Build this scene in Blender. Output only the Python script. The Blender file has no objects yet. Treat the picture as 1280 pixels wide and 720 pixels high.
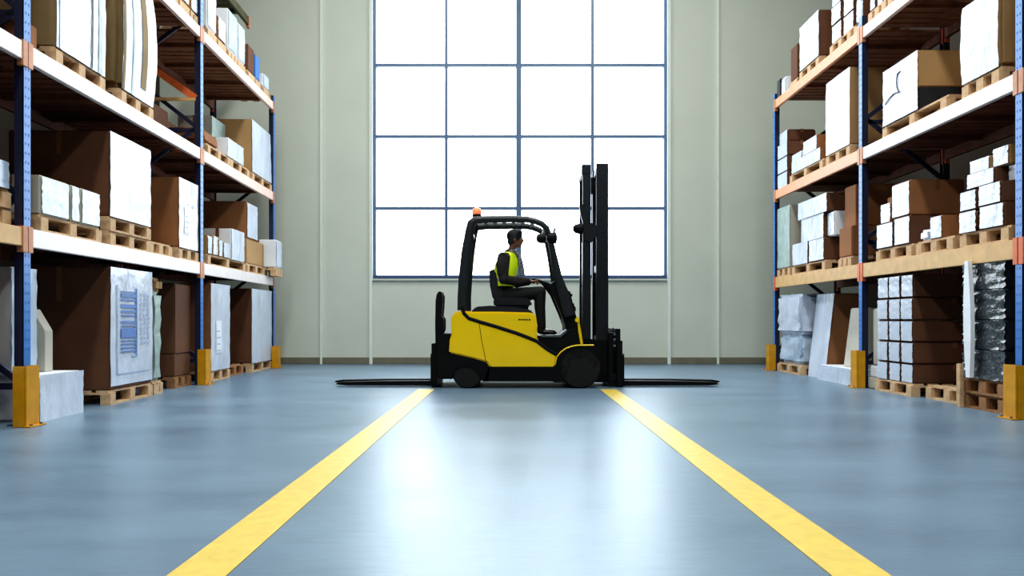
import bpy, bmesh, math, random
from mathutils import Vector, Matrix
random.seed(7)
COL = bpy.context.scene.collection
PI = math.pi
F = 900.0; CX = 641.0; HY = 399.0; CAMZ = 0.85

# ------------------------------------------------------------------ materials
def s2l(c):
    return tuple(((v/255)/12.92 if v/255 <= .04045 else ((v/255+.055)/1.055)**2.4) for v in c)
def mat(name, rgb, rough=.6, metal=0., var=.12, scale=6., bump=0., bscale=40., spec=.5, stretch=(1,1,1), emit=None, coat=0.):
    m = bpy.data.materials.new(name); m.use_nodes = True
    nt = m.node_tree; b = nt.nodes['Principled BSDF']
    c = s2l(rgb)
    tc = nt.nodes.new('ShaderNodeTexCoord'); mp = nt.nodes.new('ShaderNodeMapping')
    mp.inputs['Scale'].default_value = stretch
    nt.links.new(tc.outputs['Object'], mp.inputs['Vector'])
    n = nt.nodes.new('ShaderNodeTexNoise'); n.inputs['Scale'].default_value = scale; n.inputs['Detail'].default_value = 5
    nt.links.new(mp.outputs[0], n.inputs['Vector'])
    cr = nt.nodes.new('ShaderNodeValToRGB')
    cr.color_ramp.elements[0].position = .3; cr.color_ramp.elements[1].position = .7
    cr.color_ramp.elements[0].color = (*[max(0, v*(1-var)) for v in c], 1)
    cr.color_ramp.elements[1].color = (*[min(1, v*(1+var)) for v in c], 1)
    nt.links.new(n.outputs['Fac'], cr.inputs[0]); nt.links.new(cr.outputs[0], b.inputs['Base Color'])
    b.inputs['Roughness'].default_value = rough; b.inputs['Metallic'].default_value = metal
    b.inputs['Specular IOR Level'].default_value = spec
    b.inputs['Coat Weight'].default_value = coat
    if bump:
        n2 = nt.nodes.new('ShaderNodeTexNoise'); n2.inputs['Scale'].default_value = bscale; n2.inputs['Detail'].default_value = 3
        nt.links.new(mp.outputs[0], n2.inputs['Vector'])
        bp = nt.nodes.new('ShaderNodeBump'); bp.inputs['Strength'].default_value = bump; bp.inputs['Distance'].default_value = .02
        nt.links.new(n2.outputs['Fac'], bp.inputs['Height']); nt.links.new(bp.outputs[0], b.inputs['Normal'])
    if emit:
        b.inputs['Emission Color'].default_value = (*s2l(emit[0]), 1); b.inputs['Emission Strength'].default_value = emit[1]
    return m
M = {}
M['kraft'] = mat('kraft cardboard', (144,97,60), .85, var=.12, scale=3, bump=.1, bscale=60)
M['kraft_dark'] = mat('dark cardboard', (98,62,40), .85, var=.15, scale=3, bump=.1, bscale=60)
M['tan'] = mat('tan cardboard', (168,134,90), .85, var=.1, scale=3)
M['grey_board'] = mat('greyish board', (186,182,170), .8, var=.1, scale=3)
M['white_box'] = mat('white coated board', (228,232,238), .5, var=.05, scale=5, bump=.15, bscale=12)
M['film'] = mat('film and window glare', (198,207,222), .28, var=.14, scale=5, bump=.9, bscale=9, stretch=(1,1,.5), coat=.3)  # film wrap; on carton fronts its pale tone paints in window glare
M['film_and_glare_cool'] = mat('bluish film and window glare', (184,200,218), .3, var=.16, scale=7, bump=.6, bscale=9, stretch=(1,1,.4), coat=.3)  # cooler tone for wraps and for glare painted on carton fronts
M['film_green'] = mat('greenish wrap', (158,176,172), .35, var=.14, scale=8, bump=.6, bscale=12)
M['dark_crate'] = mat('dark blue crate', (34,38,46), .45, var=.3, scale=9)
M['dark_film'] = mat('dark glossy film', (46,54,60), .18, var=.75, scale=8, bump=.8, bscale=14, coat=.6)
M['olive'] = mat('olive brown cardboard', (138,116,80), .8, var=.12, scale=4)
M['slot'] = mat('mid blue slot paint', (46,92,156), .5)
M['tape'] = mat('packing tape', (128,88,54), .35, var=.08)
M['ink'] = mat('dark ink', (56,60,74), .6, var=.2)
M['blue_ink'] = mat('blue printing ink', (92,128,190), .5, var=.2, scale=30)
M['pale_ink'] = mat('pale printing ink', (160,178,205), .5, var=.2, scale=30)
M['pallet'] = mat('pale pallet wood', (196,164,128), .8, var=.22, scale=10, bump=.3, bscale=50)
M['pallet_dark'] = mat('brown pallet wood', (150,108,70), .8, var=.25, scale=10, bump=.3, bscale=50)
M['steel_blue'] = mat('blue steel and lit web tone', (64,124,196), .3, var=.1, scale=12)  # on posts, the window-lit tone painted onto the aisle web
M['steel_navy'] = mat('navy steel and shaded flange tone', (26,34,62), .45, var=.15, scale=12)  # on front post flanges, the shaded tone of the same blue
M['orange'] = mat('orange painted steel', (206,104,56), .45, var=.12, scale=12)
M['connector'] = mat('muted orange connector paint', (186,128,92), .45, var=.15, scale=12)  # softer, less saturated tone than the other orange
M['deck_olive'] = mat('dark olive deck boards', (74,70,40), .75, var=.2, scale=7, bump=.2)
M['beam_lit_white'] = mat('orange beam whitened by glare', (232,224,222), .35, var=.05, scale=8)  # orange beam paint with window glare put into the colour
M['beam_lit_pink'] = mat('orange beam paled by glare', (236,208,196), .38, var=.06, scale=8)  # weaker glare on the same orange, also held in the colour
M['beam_peach'] = mat('peach beam paint', (226,160,122), .42, var=.08, scale=8)
M['beam_tan'] = mat('tan beam paint', (206,166,110), .5, var=.12, scale=8)
M['deck'] = mat('reddish brown deck boards', (104,58,38), .75, var=.25, scale=7, bump=.2)
M['deck_light'] = mat('brown deck boards', (132,84,54), .75, var=.2, scale=7, bump=.2)
M['guard_yellow'] = mat('yellow guard paint', (200,144,14), .4, var=.14, scale=10)
M['line_yellow'] = mat('yellow floor paint', (214,186,84), .42, spec=.9, var=.1, scale=14, bump=.05, bscale=60)
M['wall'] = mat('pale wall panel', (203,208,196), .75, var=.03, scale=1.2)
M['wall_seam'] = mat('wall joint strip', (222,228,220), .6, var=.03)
M['side_wall'] = mat('side wall panel', (58,46,36), .8, var=.06)  # dark tone puts the shade behind the racks into the wall colour
M['ceiling'] = mat('ceiling panel', (170,174,170), .8, var=.05)
M['baseboard'] = mat('olive grey baseboard', (118,114,98), .6, var=.1)
M['frame_blue'] = mat('blue grey window frame', (84,108,140), .4, var=.06)
M['frame_sill'] = mat('dark blue window sill', (66,84,120), .4, var=.08)
M['reveal'] = mat('white window reveal', (230,238,244), .5, var=.03)
M['fl_yellow'] = mat('yellow truck paint', (238,202,2), .32, var=.03, scale=3, coat=.35)
M['fl_black'] = mat('black truck steel', (6,7,10), .55, var=.2, spec=.2)
M['fl_guard'] = mat('dark grey guard steel', (26,30,34), .42, var=.15)
M['fl_mast'] = mat('dark mast steel', (28,33,38), .4, var=.25, scale=5, metal=.3)
M['fl_navy'] = mat('navy seat vinyl', (10,13,26), .5, var=.1)
M['rubber'] = mat('black rubber', (8,8,9), .8, var=.2, bump=.3)
M['chrome'] = mat('bright steel', (200,205,210), .2, metal=1., var=.05)
M['grey_metal'] = mat('grey steel', (120,126,132), .35, metal=.8, var=.1)
M['lamp_glass'] = mat('lamp lens', (210,216,220), .1, var=.05)
M['amber'] = mat('amber beacon lens', (250,140,95), .25, var=.03, emit=((255,150,105), .45))
M['red'] = mat('red plastic', (190,40,40), .4)
M['skin'] = mat('skin', (150,102,76), .5, var=.06)
M['hair'] = mat('dark grey hair', (46,44,46), .7, var=.3, scale=60, bump=.5, bscale=120)
M['jacket'] = mat('dark brown jacket cloth', (26,18,20), .85, var=.2, scale=20, bump=.3)
M['trousers'] = mat('black trousers cloth', (8,8,12), .85, var=.2, scale=20, bump=.3)
M['hivis'] = mat('high visibility yellow cloth', (216,240,20), .6, var=.05, bump=.2, emit=((200,235,10), .12))  # faint emission makes the cloth glow by itself
M['reflective'] = mat('silver reflective tape', (190,192,190), .3, var=.1)
M['scarf'] = mat('grey patterned scarf cloth', (120,122,128), .8, var=.9, scale=45)
M['shoe'] = mat('black leather', (15,15,16), .4)
M['lamp_white'] = mat('lamp diffuser', (245,248,250), .5, var=.02, emit=((245,248,255), 4))
M['added_fixture'] = mat('fill lamp housing', (190,194,196), .4, var=.05)

def floor_material():
    m = bpy.data.materials.new('polished blue grey concrete'); m.use_nodes = True
    nt = m.node_tree; b = nt.nodes['Principled BSDF']; L = nt.links.new
    tc = nt.nodes.new('ShaderNodeTexCoord')
    n1 = nt.nodes.new('ShaderNodeTexNoise'); n1.inputs['Scale'].default_value = .55; n1.inputs['Detail'].default_value = 7; n1.inputs['Roughness'].default_value = .62
    mp = nt.nodes.new('ShaderNodeMapping'); mp.inputs['Scale'].default_value = (1, 2.4, 1)
    L(tc.outputs['Object'], mp.inputs[0]); L(mp.outputs[0], n1.inputs['Vector'])
    cr = nt.nodes.new('ShaderNodeValToRGB'); e = cr.color_ramp.elements
    e[0].position = .3; e[1].position = .72
    e[0].color = (*s2l((96,118,138)), 1); e[1].color = (*s2l((120,144,164)), 1)
    L(n1.outputs['Fac'], cr.inputs[0])
    n2 = nt.nodes.new('ShaderNodeTexNoise'); n2.inputs['Scale'].default_value = 14; n2.inputs['Detail'].default_value = 8
    mp2 = nt.nodes.new('ShaderNodeMapping'); mp2.inputs['Scale'].default_value = (.5, 2.0, 1)
    L(tc.outputs['Object'], mp2.inputs[0]); L(mp2.outputs[0], n2.inputs['Vector'])
    mx = nt.nodes.new('ShaderNodeMixRGB'); mx.blend_type = 'MULTIPLY'; mx.inputs[0].default_value = .22
    L(cr.outputs[0], mx.inputs[1]); L(n2.outputs['Fac'], mx.inputs[2]); L(mx.outputs[0], b.inputs['Base Color'])
    mr = nt.nodes.new('ShaderNodeMapRange'); mr.inputs['To Min'].default_value = .27; mr.inputs['To Max'].default_value = .44
    L(n1.outputs['Fac'], mr.inputs['Value']); L(mr.outputs[0], b.inputs['Roughness'])
    bp = nt.nodes.new('ShaderNodeBump'); bp.inputs['Strength'].default_value = .12; bp.inputs['Distance'].default_value = .01
    L(n2.outputs['Fac'], bp.inputs['Height']); L(bp.outputs[0], b.inputs['Normal'])
    b.inputs['Specular IOR Level'].default_value = .85
    b.inputs['Specular Tint'].default_value = (.82, .93, 1, 1)
    return m
M['floor'] = floor_material()
def glass_material():
    m = bpy.data.materials.new('clear window glass'); m.use_nodes = True
    nt = m.node_tree; nt.nodes.clear()
    o = nt.nodes.new('ShaderNodeOutputMaterial'); mx = nt.nodes.new('ShaderNodeMixShader'); mx.inputs[0].default_value = .04
    t = nt.nodes.new('ShaderNodeBsdfTransparent'); g = nt.nodes.new('ShaderNodeBsdfGlossy'); g.inputs['Roughness'].default_value = .03
    t.inputs[0].default_value = (.98, .99, 1, 1)
    nt.links.new(t.outputs[0], mx.inputs[1]); nt.links.new(g.outputs[0], mx.inputs[2]); nt.links.new(mx.outputs[0], o.inputs[0])
    return m
M['glass'] = glass_material()

# ------------------------------------------------------------------ mesh helpers
def bx(bm, x0, x1, y0, y1, z0, z1, mi=0):
    vs = [bm.verts.new(p) for p in ((x0,y0,z0),(x1,y0,z0),(x1,y1,z0),(x0,y1,z0),(x0,y0,z1),(x1,y0,z1),(x1,y1,z1),(x0,y1,z1))]
    for q in ((0,3,2,1),(4,5,6,7),(0,1,5,4),(1,2,6,5),(2,3,7,6),(3,0,4,7)):
        f = bm.faces.new([vs[i] for i in q]); f.material_index = mi
    return vs
def bar(bm, a, b, w, h=None, up=(0,0,1)):
    """square bar from a to b, w across, h along up"""
    a = Vector(a); b = Vector(b); h = h or w
    d = (b-a).normalized(); u = Vector(up)
    if abs(d.dot(u)) > .98: u = Vector((0,1,0))
    s = d.cross(u).normalized(); u = s.cross(d).normalized()
    vs = []
    for p in (a, b):
        for i, j in ((-1,-1),(1,-1),(1,1),(-1,1)):
            vs.append(bm.verts.new(p + s*i*w/2 + u*j*h/2))
    for q in ((3,2,1,0),(4,5,6,7),(0,1,5,4),(1,2,6,5),(2,3,7,6),(3,0,4,7)):
        bm.faces.new([vs[i] for i in q])
def tube(bm, pts, r, seg=12, ry=None, side=(0,1,0)):
    """swept elliptical tube along pts lying in a plane whose normal is side"""
    rings = []; n = len(pts); pts = [Vector(p) for p in pts]
    for i, p in enumerate(pts):
        t = (pts[min(i+1, n-1)] - pts[max(i-1, 0)]).normalized()
        s = Vector(side); s = (s - t*s.dot(t)).normalized(); u = t.cross(s)
        rr = r[i] if isinstance(r, (list, tuple)) else r
        r2 = ry if ry else rr
        rings.append([bm.verts.new(p + u*math.cos(k*2*PI/seg)*rr + s*math.sin(k*2*PI/seg)*r2) for k in range(seg)])
    for a, b in zip(rings, rings[1:]):
        for k in range(seg): bm.faces.new((a[k], a[(k+1) % seg], b[(k+1) % seg], b[k]))
    bm.faces.new(rings[0][::-1]); bm.faces.new(rings[-1])
def lathe(bm, prof, c, axis='z', seg=24):
    rings = []
    c = Vector(c)
    for r, h in prof:
        ring = []
        for k in range(seg):
            a = 2*PI*k/seg; p = (r*math.cos(a), r*math.sin(a), h)
            if axis == 'y': p = (p[0], p[2], p[1])
            elif axis == 'x': p = (p[2], p[0], p[1])
            ring.append(bm.verts.new(c+Vector(p)))
        rings.append(ring)
    for a, b in zip(rings, rings[1:]):
        for k in range(seg): bm.faces.new((a[k], a[(k+1) % seg], b[(k+1) % seg], b[k]))
    bm.faces.new(rings[0][::-1]); bm.faces.new(rings[-1])
def prism(bm, poly, y0, y1):
    a = [bm.verts.new((x, y0, z)) for x, z in poly]; b = [bm.verts.new((x, y1, z)) for x, z in poly]
    n = len(poly)
    for i in range(n): bm.faces.new((a[i], a[(i+1) % n], b[(i+1) % n], b[i]))
    bm.faces.new(a[::-1]); bm.faces.new(b)
def finish(bm, bevel=0, smooth=False, seg=2):
    bmesh.ops.recalc_face_normals(bm, faces=bm.faces)
    if bevel: bmesh.ops.bevel(bm, geom=[e for e in bm.edges if e.is_manifold and e.calc_face_angle(0) > .5], offset=bevel, segments=seg, affect='EDGES', clamp_overlap=True)
    if smooth:
        for f in bm.faces: f.smooth = True
    return bm
def obj(name, bm, m, parent=None, off=None, loc=None, rz=0, sharp=True):
    me = bpy.data.meshes.new(name)
    if off is not None: bmesh.ops.translate(bm, verts=bm.verts, vec=-Vector(off))
    bm.to_mesh(me); bm.free()
    if any(p.use_smooth for p in me.polygons):
        try: me.set_sharp_from_angle(angle=.7)
        except Exception: pass
    for q in (m if isinstance(m, (list, tuple)) else [m]): me.materials.append(M[q])
    o = bpy.data.objects.new(name, me); COL.objects.link(o)
    if loc is not None: o.location = loc
    o.rotation_euler.z = rz
    if parent: o.parent = parent
    return o
def tag(o, label, cat, group=None):
    o['label'] = label; o['category'] = cat
    if group: o['group'] = group
    return o
def empty(name, loc, rz=0):
    o = bpy.data.objects.new(name, None); COL.objects.link(o); o.location = loc; o.rotation_euler.z = rz; o.empty_display_size = .1
    return o
def struct(name, bm, m, **k):
    o = obj(name, bm, m, **k); o['kind'] = 'structure'; return o
def B(): return bmesh.new()

# ------------------------------------------------------------------ camera
cam = bpy.data.cameras.new('camera'); co = bpy.data.objects.new('camera', cam); COL.objects.link(co)
co.location = (0, 0, CAMZ); co.rotation_euler = (PI/2, 0, 0)
cam.sensor_width = 36; cam.lens = 36*F/1280; cam.shift_x = -1/1280; cam.shift_y = (HY-360)/1280
cam.clip_end = 200
bpy.context.scene.camera = co

# ------------------------------------------------------------------ room
WY = 13.66; PPM = F/WY
def wx(px): return (px-CX)/PPM
def wz(py): return CAMZ+(HY-py)/PPM
RX0, RX1, RY0, H = -6.7, 6.7, -9.0, 10.0
wx0, wx1, z0w = wx(466), wx(834), wz(348.5)
z1w = z0w + 6*1.372
bm = B(); bx(bm, RX0-.2, RX1+.2, RY0-.2, WY+.4, -.12, 0); struct('floor', finish(bm), 'floor')
bm = B()
bx(bm, RX0, wx0, WY, WY+.3, 0, H); bx(bm, wx1, RX1, WY, WY+.3, 0, H)
bx(bm, wx0, wx1, WY, WY+.3, 0, z0w); bx(bm, wx0, wx1, WY, WY+.3, z1w, H)
struct('wall_back', finish(bm), 'wall')
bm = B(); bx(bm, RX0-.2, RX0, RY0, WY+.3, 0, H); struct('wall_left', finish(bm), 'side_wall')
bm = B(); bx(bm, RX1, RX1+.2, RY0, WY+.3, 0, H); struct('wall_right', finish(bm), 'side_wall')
# wall behind the camera
bm = B(); bx(bm, RX0, RX1, RY0-.2, RY0, 0, H); struct('wall_front', finish(bm), 'side_wall')
bm = B(); bx(bm, RX0-.2, RX1+.2, RY0-.2, WY+.4, H, H+.15); struct('ceiling', finish(bm), 'ceiling')
# baseboard, joints
bm = B()
bx(bm, RX0, RX1, WY-.03, WY, 0, .125)
struct('baseboard_back', finish(bm, .006), 'baseboard')
for i, px in enumerate((402, 897)):
    bm = B(); bx(bm, wx(px)-.022, wx(px)+.022, WY-.042, WY, 0, H); struct('trim_%d' % (i+1), finish(bm, .004), 'wall_seam')
for i, px in enumerate((464.2, 835.8)):
    bm = B(); bx(bm, wx(px)-.03, wx(px)+.03, WY-.06, WY, 0, H); struct('trim_%d' % (i+3), finish(bm, .004), 'wall_seam')
bm = B(); bx(bm, wx0, wx1, WY-.05, WY+.28, z0w-.035, z0w-.001); struct('trim_5', finish(bm, .004), 'wall')
# window
win = empty('window_1', ((wx0+wx1)/2, WY+.12, z0w)); win['kind'] = 'structure'
O = win.location
bm = B()
bx(bm, wx0, wx0+.055, WY+.02, WY+.14, z0w, z1w); bx(bm, wx1-.055, wx1, WY+.02, WY+.14, z0w, z1w)
bx(bm, wx0, wx1, WY+.02, WY+.14, z1w-.06, z1w)
obj('window_frame', finish(bm), 'frame_blue', win, off=O)
bm = B(); bx(bm, wx0, wx1, WY+.0, WY+.14, z0w, z0w+.07); obj('window_sill', finish(bm, .005), 'frame_sill', win, off=O)
for px, w in ((557.5, .055), (648.5, .105), (741, .055)):
    bm = B(); bx(bm, wx(px)-w/2, wx(px)+w/2, WY+.03, WY+.13, z0w+.07, z1w-.06); obj('mullion', finish(bm), 'frame_blue', win, off=O)
for py in (260, 170, 80.5, -9.5, -99.5):
    bm = B(); bx(bm, wx0+.055, wx1-.055, WY+.035, WY+.12, wz(py)-.028, wz(py)+.028); obj('transom', finish(bm), 'frame_blue', win, off=O)
xs = [wx0+.03, wx(557.5), wx(648.5), wx(741), wx1-.03]; zs = [z0w+.03, wz(260), wz(170), wz(80.5), wz(-9.5), wz(-99.5), z1w-.02]
for i in range(4):
    for j in range(6):
        bm = B(); vs = [bm.verts.new(p) for p in ((xs[i], WY+.08, zs[j]), (xs[i+1], WY+.08, zs[j]), (xs[i+1], WY+.08, zs[j+1]), (xs[i], WY+.08, zs[j+1]))]
        bm.faces.new(vs); obj('pane', bm, 'glass', win, off=O)
# painted floor lines
for x, lab in ((-1.045, 'long yellow painted floor line on the left of the aisle'), (1.152, 'long yellow painted floor line on the right of the aisle')):
    bm = B(); w = .098
    ye = 8.70
    bx(bm, x-w, x+w, -3, ye, .0005, .004)
    tag(obj('floor_line', finish(bm), 'line_yellow', off=(x, 0, 0), loc=(x, 0, 0)), lab, 'floor marking', 'yellow lines painted on the floor')

# ------------------------------------------------------------------ racks
class Side:
    pass
Ls = Side(); Ls.s = 'L'; Ls.rz = math.atan(.04); Ls.frames = (2.3, 5.80, 9.39, 12.62)
Rs = Side(); Rs.s = 'R'; Rs.rz = PI; Rs.frames = (3.1, 6.17, 8.98, 11.95)
CA, SA = math.cos(Ls.rz), math.sin(Ls.rz)
def P(S, t, n, z):
    """world point: t depth along the rack, n inward from its front line"""
    if S is Ls: return Vector((-3.673 - SA*t/CA - n*CA, t - n*SA, z))
    return Vector((4.33+n, t, z))
def D(S, px, n=.04):
    if S is Ls: return (3.673+n)/((CX-px)/F-.04)
    return (4.33+n)*F/(px-CX)
DEP = 1.1
def rack(S, label, levels, tops, beams):
    root = empty('pallet_rack', P(S, S.frames[0], 0, 0)); tag(root, label, 'storage rack', 'tall pallet racks lining the aisle')
    W = root.location
    for fi, t in enumerate(S.frames):
        zt = tops[fi]
        for n in (.045, DEP-.045):
            bm = B(); m = .0015
            c = P(S, t, n, 0)
            # C-section upright with web toward the aisle side
            if fi == 3 and S is Ls and n < .5: zt = 4.76
            bx(bm, c.x-.038, c.x+.038, c.y-.04, c.y-.03, 0, zt, 1); bx(bm, c.x-.038, c.x+.038, c.y+.03, c.y+.04, 0, zt, 1)
            sx = 1 if S is Ls else -1
            if n > .5: sx = -sx
            bx(bm, min(c.x+sx*.03, c.x+sx*.04), max(c.x+sx*.03, c.x+sx*.04), c.y-.04, c.y+.04, 0, zt, 0)
            ho = B()
            z = .6
            while z < zt-.05:
                for dy in (-.018, .018):
                    bx(ho, c.x+sx*.0395, c.x+sx*.042, c.y+dy-.004, c.y+dy+.004, z, z+.02)
                z += .075
            po = obj('post', finish(bm), ['steel_blue', 'steel_navy'] if n < .5 else ['steel_navy', 'steel_navy'], root, off=W)  # bright web and navy flanges: light and shade painted on one blue post
            if n < .5: obj('slot_row', finish(ho), 'slot', po, off=W)
            else: ho.free()
            bm = B(); bx(bm, c.x-.075, c.x+.075, c.y-.07, c.y+.07, 0, .008)
            obj('base_plate', finish(bm), 'steel_navy', po, off=W)
        # bracing
        z = .35; k = 0
        while z+.75 < zt:
            a = (.07, DEP-.07) if k % 2 == 0 else (DEP-.07, .07)
            bm = B(); bar(bm, P(S, t, a[0], z), P(S, t, a[1], z+.75), .03, .05); obj('diagonal_brace', finish(bm), 'steel_navy', root, off=W)
            if k % 2 == 0:
                bm = B(); bar(bm, P(S, t, .07, z-.04), P(S, t, DEP-.07, z-.04), .03, .05); obj('cross_brace', finish(bm), 'steel_navy', root, off=W)
            z += .75; k += 1
    if S is Ls:
        t = S.frames[2]-.03
        bm = B(); bar(bm, P(S, t, .07, 3.72), P(S, t, .64, 4.12), .025, .09); obj('diagonal_brace', finish(bm), 'orange', root, off=W)
        bm = B(); bar(bm, P(S, t-.02, .07, 3.70), P(S, t-.02, DEP-.07, 3.70), .025, .04); obj('cross_brace', finish(bm), 'beam_tan', root, off=W)
    for bi, (t0, t1) in enumerate(zip(S.frames, S.frames[1:])):
        for li, (zt, hh) in enumerate(levels):
            fm = beams[li][bi]  # beam tone per bay, window glare included in the pale ones
            if fm is None: continue
            nf = .05 if not (li == 3) else .47
            for n, mm in ((nf-.02, fm), (DEP-.05, 'deck')):
                bm = B(); bar(bm, P(S, t0+.047, n, zt-hh/2), P(S, t1-.047, n, zt-hh/2), .05, hh)
                be = obj('beam', finish(bm, .004), mm, root, off=W)
                for tt, sg in ((t0, 1), (t1, -1)):
                    bm = B(); c = P(S, tt+sg*.05, n, 0)
                    e = -.055 if S is Ls else .055
                    if n > .5: e = -e
                    sx = 1 if S is Ls else -1
                    if n > .5: sx = -sx
                    bx(bm, min(c.x-sx*.02, c.x+sx*.034), max(c.x-sx*.02, c.x+sx*.034), c.y-.03*1-.015*sg, c.y+.03-.015*sg, zt-hh-.05, zt+.012)
                    obj('connector', finish(bm, .003), ('orange' if S is Rs and li == 0 else 'connector') if n < .5 else 'orange', be, off=W)
            bm = B()
            t = t0+.09
            while t < t1-.15:
                a = P(S, t, nf+.01, zt-.018); b = P(S, t, DEP-.08, zt-.018)
                bar(bm, a, b, .115, .03); t += .15
            t = t0+.5
            while t < t1-.3:
                bar(bm, P(S, t, nf+.01, zt-.055), P(S, t, DEP-.08, zt-.055), .05, .045); t += .78
            obj('shelf_deck', finish(bm), 'deck_olive' if li == 3 else 'deck_light' if li >= 2 else 'deck', root, off=W)
    return root
LV = [1.585, 3.07, 4.645, 6.12]; RV = [1.54, 2.975, 4.475]
rack(Ls, 'tall blue pallet rack, beams painted pale as by glare, along the left wall', [(LV[0], .15), (LV[1], .145), (LV[2], .14), (LV[3], .14)], (6.4, 6.4, 6.4, 6.25),
     [('beam_tan', 'beam_lit_white', 'beam_lit_white'), ('beam_lit_white', 'beam_lit_white', 'beam_lit_pink'), ('beam_lit_pink', 'beam_lit_pink', 'beam_lit_pink'), (None, None, 'deck_olive')])
rack(Rs, 'three level blue and tan beamed pallet rack along the right wall', [(RV[0], .17), (RV[1], .145), (RV[2], .14)], (5.2, 5.2, 4.62, 4.58),
     [('beam_tan', 'beam_tan', 'beam_tan'), ('beam_lit_white', 'beam_lit_white', 'beam_peach'), ('beam_lit_pink', 'beam_lit_pink', 'beam_peach')])
# orange row ties / loose diagonal on the left rack
def guard(S, t, hgt, label):
    c = P(S, t, -.03, 0); sx = 1 if S is Ls else -1
    root = empty('column_guard', c); tag(root, label, 'column guard', 'yellow guards at the feet of the rack posts')
    bm = B()
    w = .08
    def rng(a, b): return (min(a, b), max(a, b))
    x0, x1 = rng(sx*.045, sx*.06)
    bx(bm, x0, x1, -w, w, 0, hgt)
    x0, x1 = rng(-sx*.05, sx*.046)
    bx(bm, x0, x1, -w, -w+.012, 0, hgt); bx(bm, x0, x1, w-.012, w, 0, hgt)
    obj('guard_shell', finish(bm, .004), 'guard_yellow', root)
    bm = B(); bx(bm, *rng(sx*.05, sx*.105), -w-.02, w+.02, 0, .012); obj('foot_plate', finish(bm, .003), 'guard_yellow', root)
    for y in (-.06, .06):
        bm = B(); lathe(bm, [(.012, .012), (.012, .024), (.006, .028)], (sx*.085, y, 0), seg=8); obj('bolt', finish(bm), 'grey_metal', root)
guard(Ls, 5.72, .48, 'yellow column guard at the nearest post of the left rack')
guard(Ls, 9.36, .46, 'yellow column guard at the middle post of the left rack')
guard(Ls, 12.6, .38, 'yellow column guard at the far end post of the left rack')
guard(Rs, 6.15, .46, 'yellow column guard at the nearest post of the right rack')
guard(Rs, 8.96, .46, 'yellow column guard at the middle post of the right rack')
guard(Rs, 11.98, .43, 'yellow column guard at the far end post of the right rack')

# ------------------------------------------------------------------ goods
REG = []
def clip(S, t0, t1):
    t0, t1 = min(t0, t1), max(t0, t1)
    for t in S.frames:
        if t0 < t+.045 and t1 > t-.045:
            if (t0+t1)/2 < t: t1 = t-.045
            else: t0 = t+.045
    return t0, t1
def pallet(S, t0, t1, n0, dep, z, label, m='pallet', group='wooden pallets on the racks and floor', tilt=0):
    t0, t1 = clip(S, t0, t1)
    c = P(S, (t0+t1)/2, n0+dep/2, z); w = abs(t1-t0)/2; d = dep/2
    REG.append((S.s, min(t0,t1), max(t0,t1), n0, n0+dep, z, z+.144, label))
    root = empty('wooden_pallet', c, S.rz); tag(root, label, 'pallet', group)
    root.rotation_euler.y = tilt
    bm = B(); nb = max(4, int(2*d/.16))
    for i in range(nb):
        x = -d+(i+.5)*2*d/nb; bx(bm, x-d/nb*.72, x+d/nb*.72, -w, w, .122, .144)
    for y in (-w+.05, 0, w-.05): bx(bm, -d, d, y-.05, y+.05, .1, .122)
    obj('top_deck', finish(bm), m, root)
    bk = B(); bx(bk, -.05, .05, -.05, .05, .02, .1); finish(bk)
    bo = obj('block', bk, m, root); bo.location = (d-.05, -w+.05, 0)
    for x in (-d+.05, 0, d-.05):
        for y in (-w+.05, 0, w-.05):
            if x > 0 and y < 0: continue
            c2 = bo.copy(); c2.location = (x, y, 0); c2.parent = root; COL.objects.link(c2)
    for x in (-d+.05, 0, d-.05):
        bm = B(); bx(bm, x-.05, x+.05, -w, w, 0, .02); obj('bottom_board', finish(bm), m, root)
    return .144
def body(dx, dy, dz, r=.012, bulge=0., lean=0., taper=0., noise=0., seg=6):
    """box with softly rounded edges, origin at bottom centre; lean shifts the top along x"""
    bm = B(); bx(bm, -dx/2, dx/2, -dy/2, dy/2, 0, dz)
    finish(bm, min(r, dx/4, dy/4, dz/4))
    if bulge or lean or taper or noise:
        bmesh.ops.subdivide_edges(bm, edges=[e for e in bm.edges if e.calc_length() > .15], cuts=seg, use_grid_fill=True)
        rnd = random.Random(int(dx*1000+dy*777+dz*55))
        for v in bm.verts:
            h = v.co.z/dz
            k = 1+bulge*math.sin(PI*min(max(h, 0), 1))-taper*h
            v.co.x *= k; v.co.y *= k
            v.co.x += lean*h
            if noise and .02 < h < 1.1:
                v.co += Vector((rnd.uniform(-1, 1), rnd.uniform(-1, 1), rnd.uniform(-.6, .3) if h > .5 else 0))*noise
        for f in bm.faces: f.smooth = True
    return bm
def sheet(dx, dy, dz, z0, w=1., top=1., wr=.005, thick=.006, bulge=0., lean=0., taper=0.):
    """wrinkled wrap or painted window glare lying on the aisle face (+x)"""
    bm = B(); ny, nz = 9, 12; g = []
    rnd = random.Random(int(dy*999+dz*333))
    for j in range(nz+1):
        h = z0+(top-z0)*j/nz; k = 1+bulge*math.sin(PI*h)-taper*h
        row = []
        for i in range(ny+1):
            y = (-.5+i/ny)*dy*w*k
            row.append(bm.verts.new((dx/2*k+lean*h+thick+rnd.uniform(0, wr), y+(rnd.uniform(-wr, wr) if i in (0, ny) else 0), h*dz)))
        g.append(row)
    for j in range(nz):
        for i in range(ny):
            f = bm.faces.new((g[j][i], g[j][i+1], g[j+1][i+1], g[j+1][i])); f.smooth = True
    bmesh.ops.recalc_face_normals(bm, faces=bm.faces)
    if bm.faces[0].normal.x < 0: bmesh.ops.reverse_faces(bm, faces=bm.faces)
    return bm
NAMES = {'carton': 'carton', 'wrapped': 'wrapped_load', 'crate': 'plastic_crate'}
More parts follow.
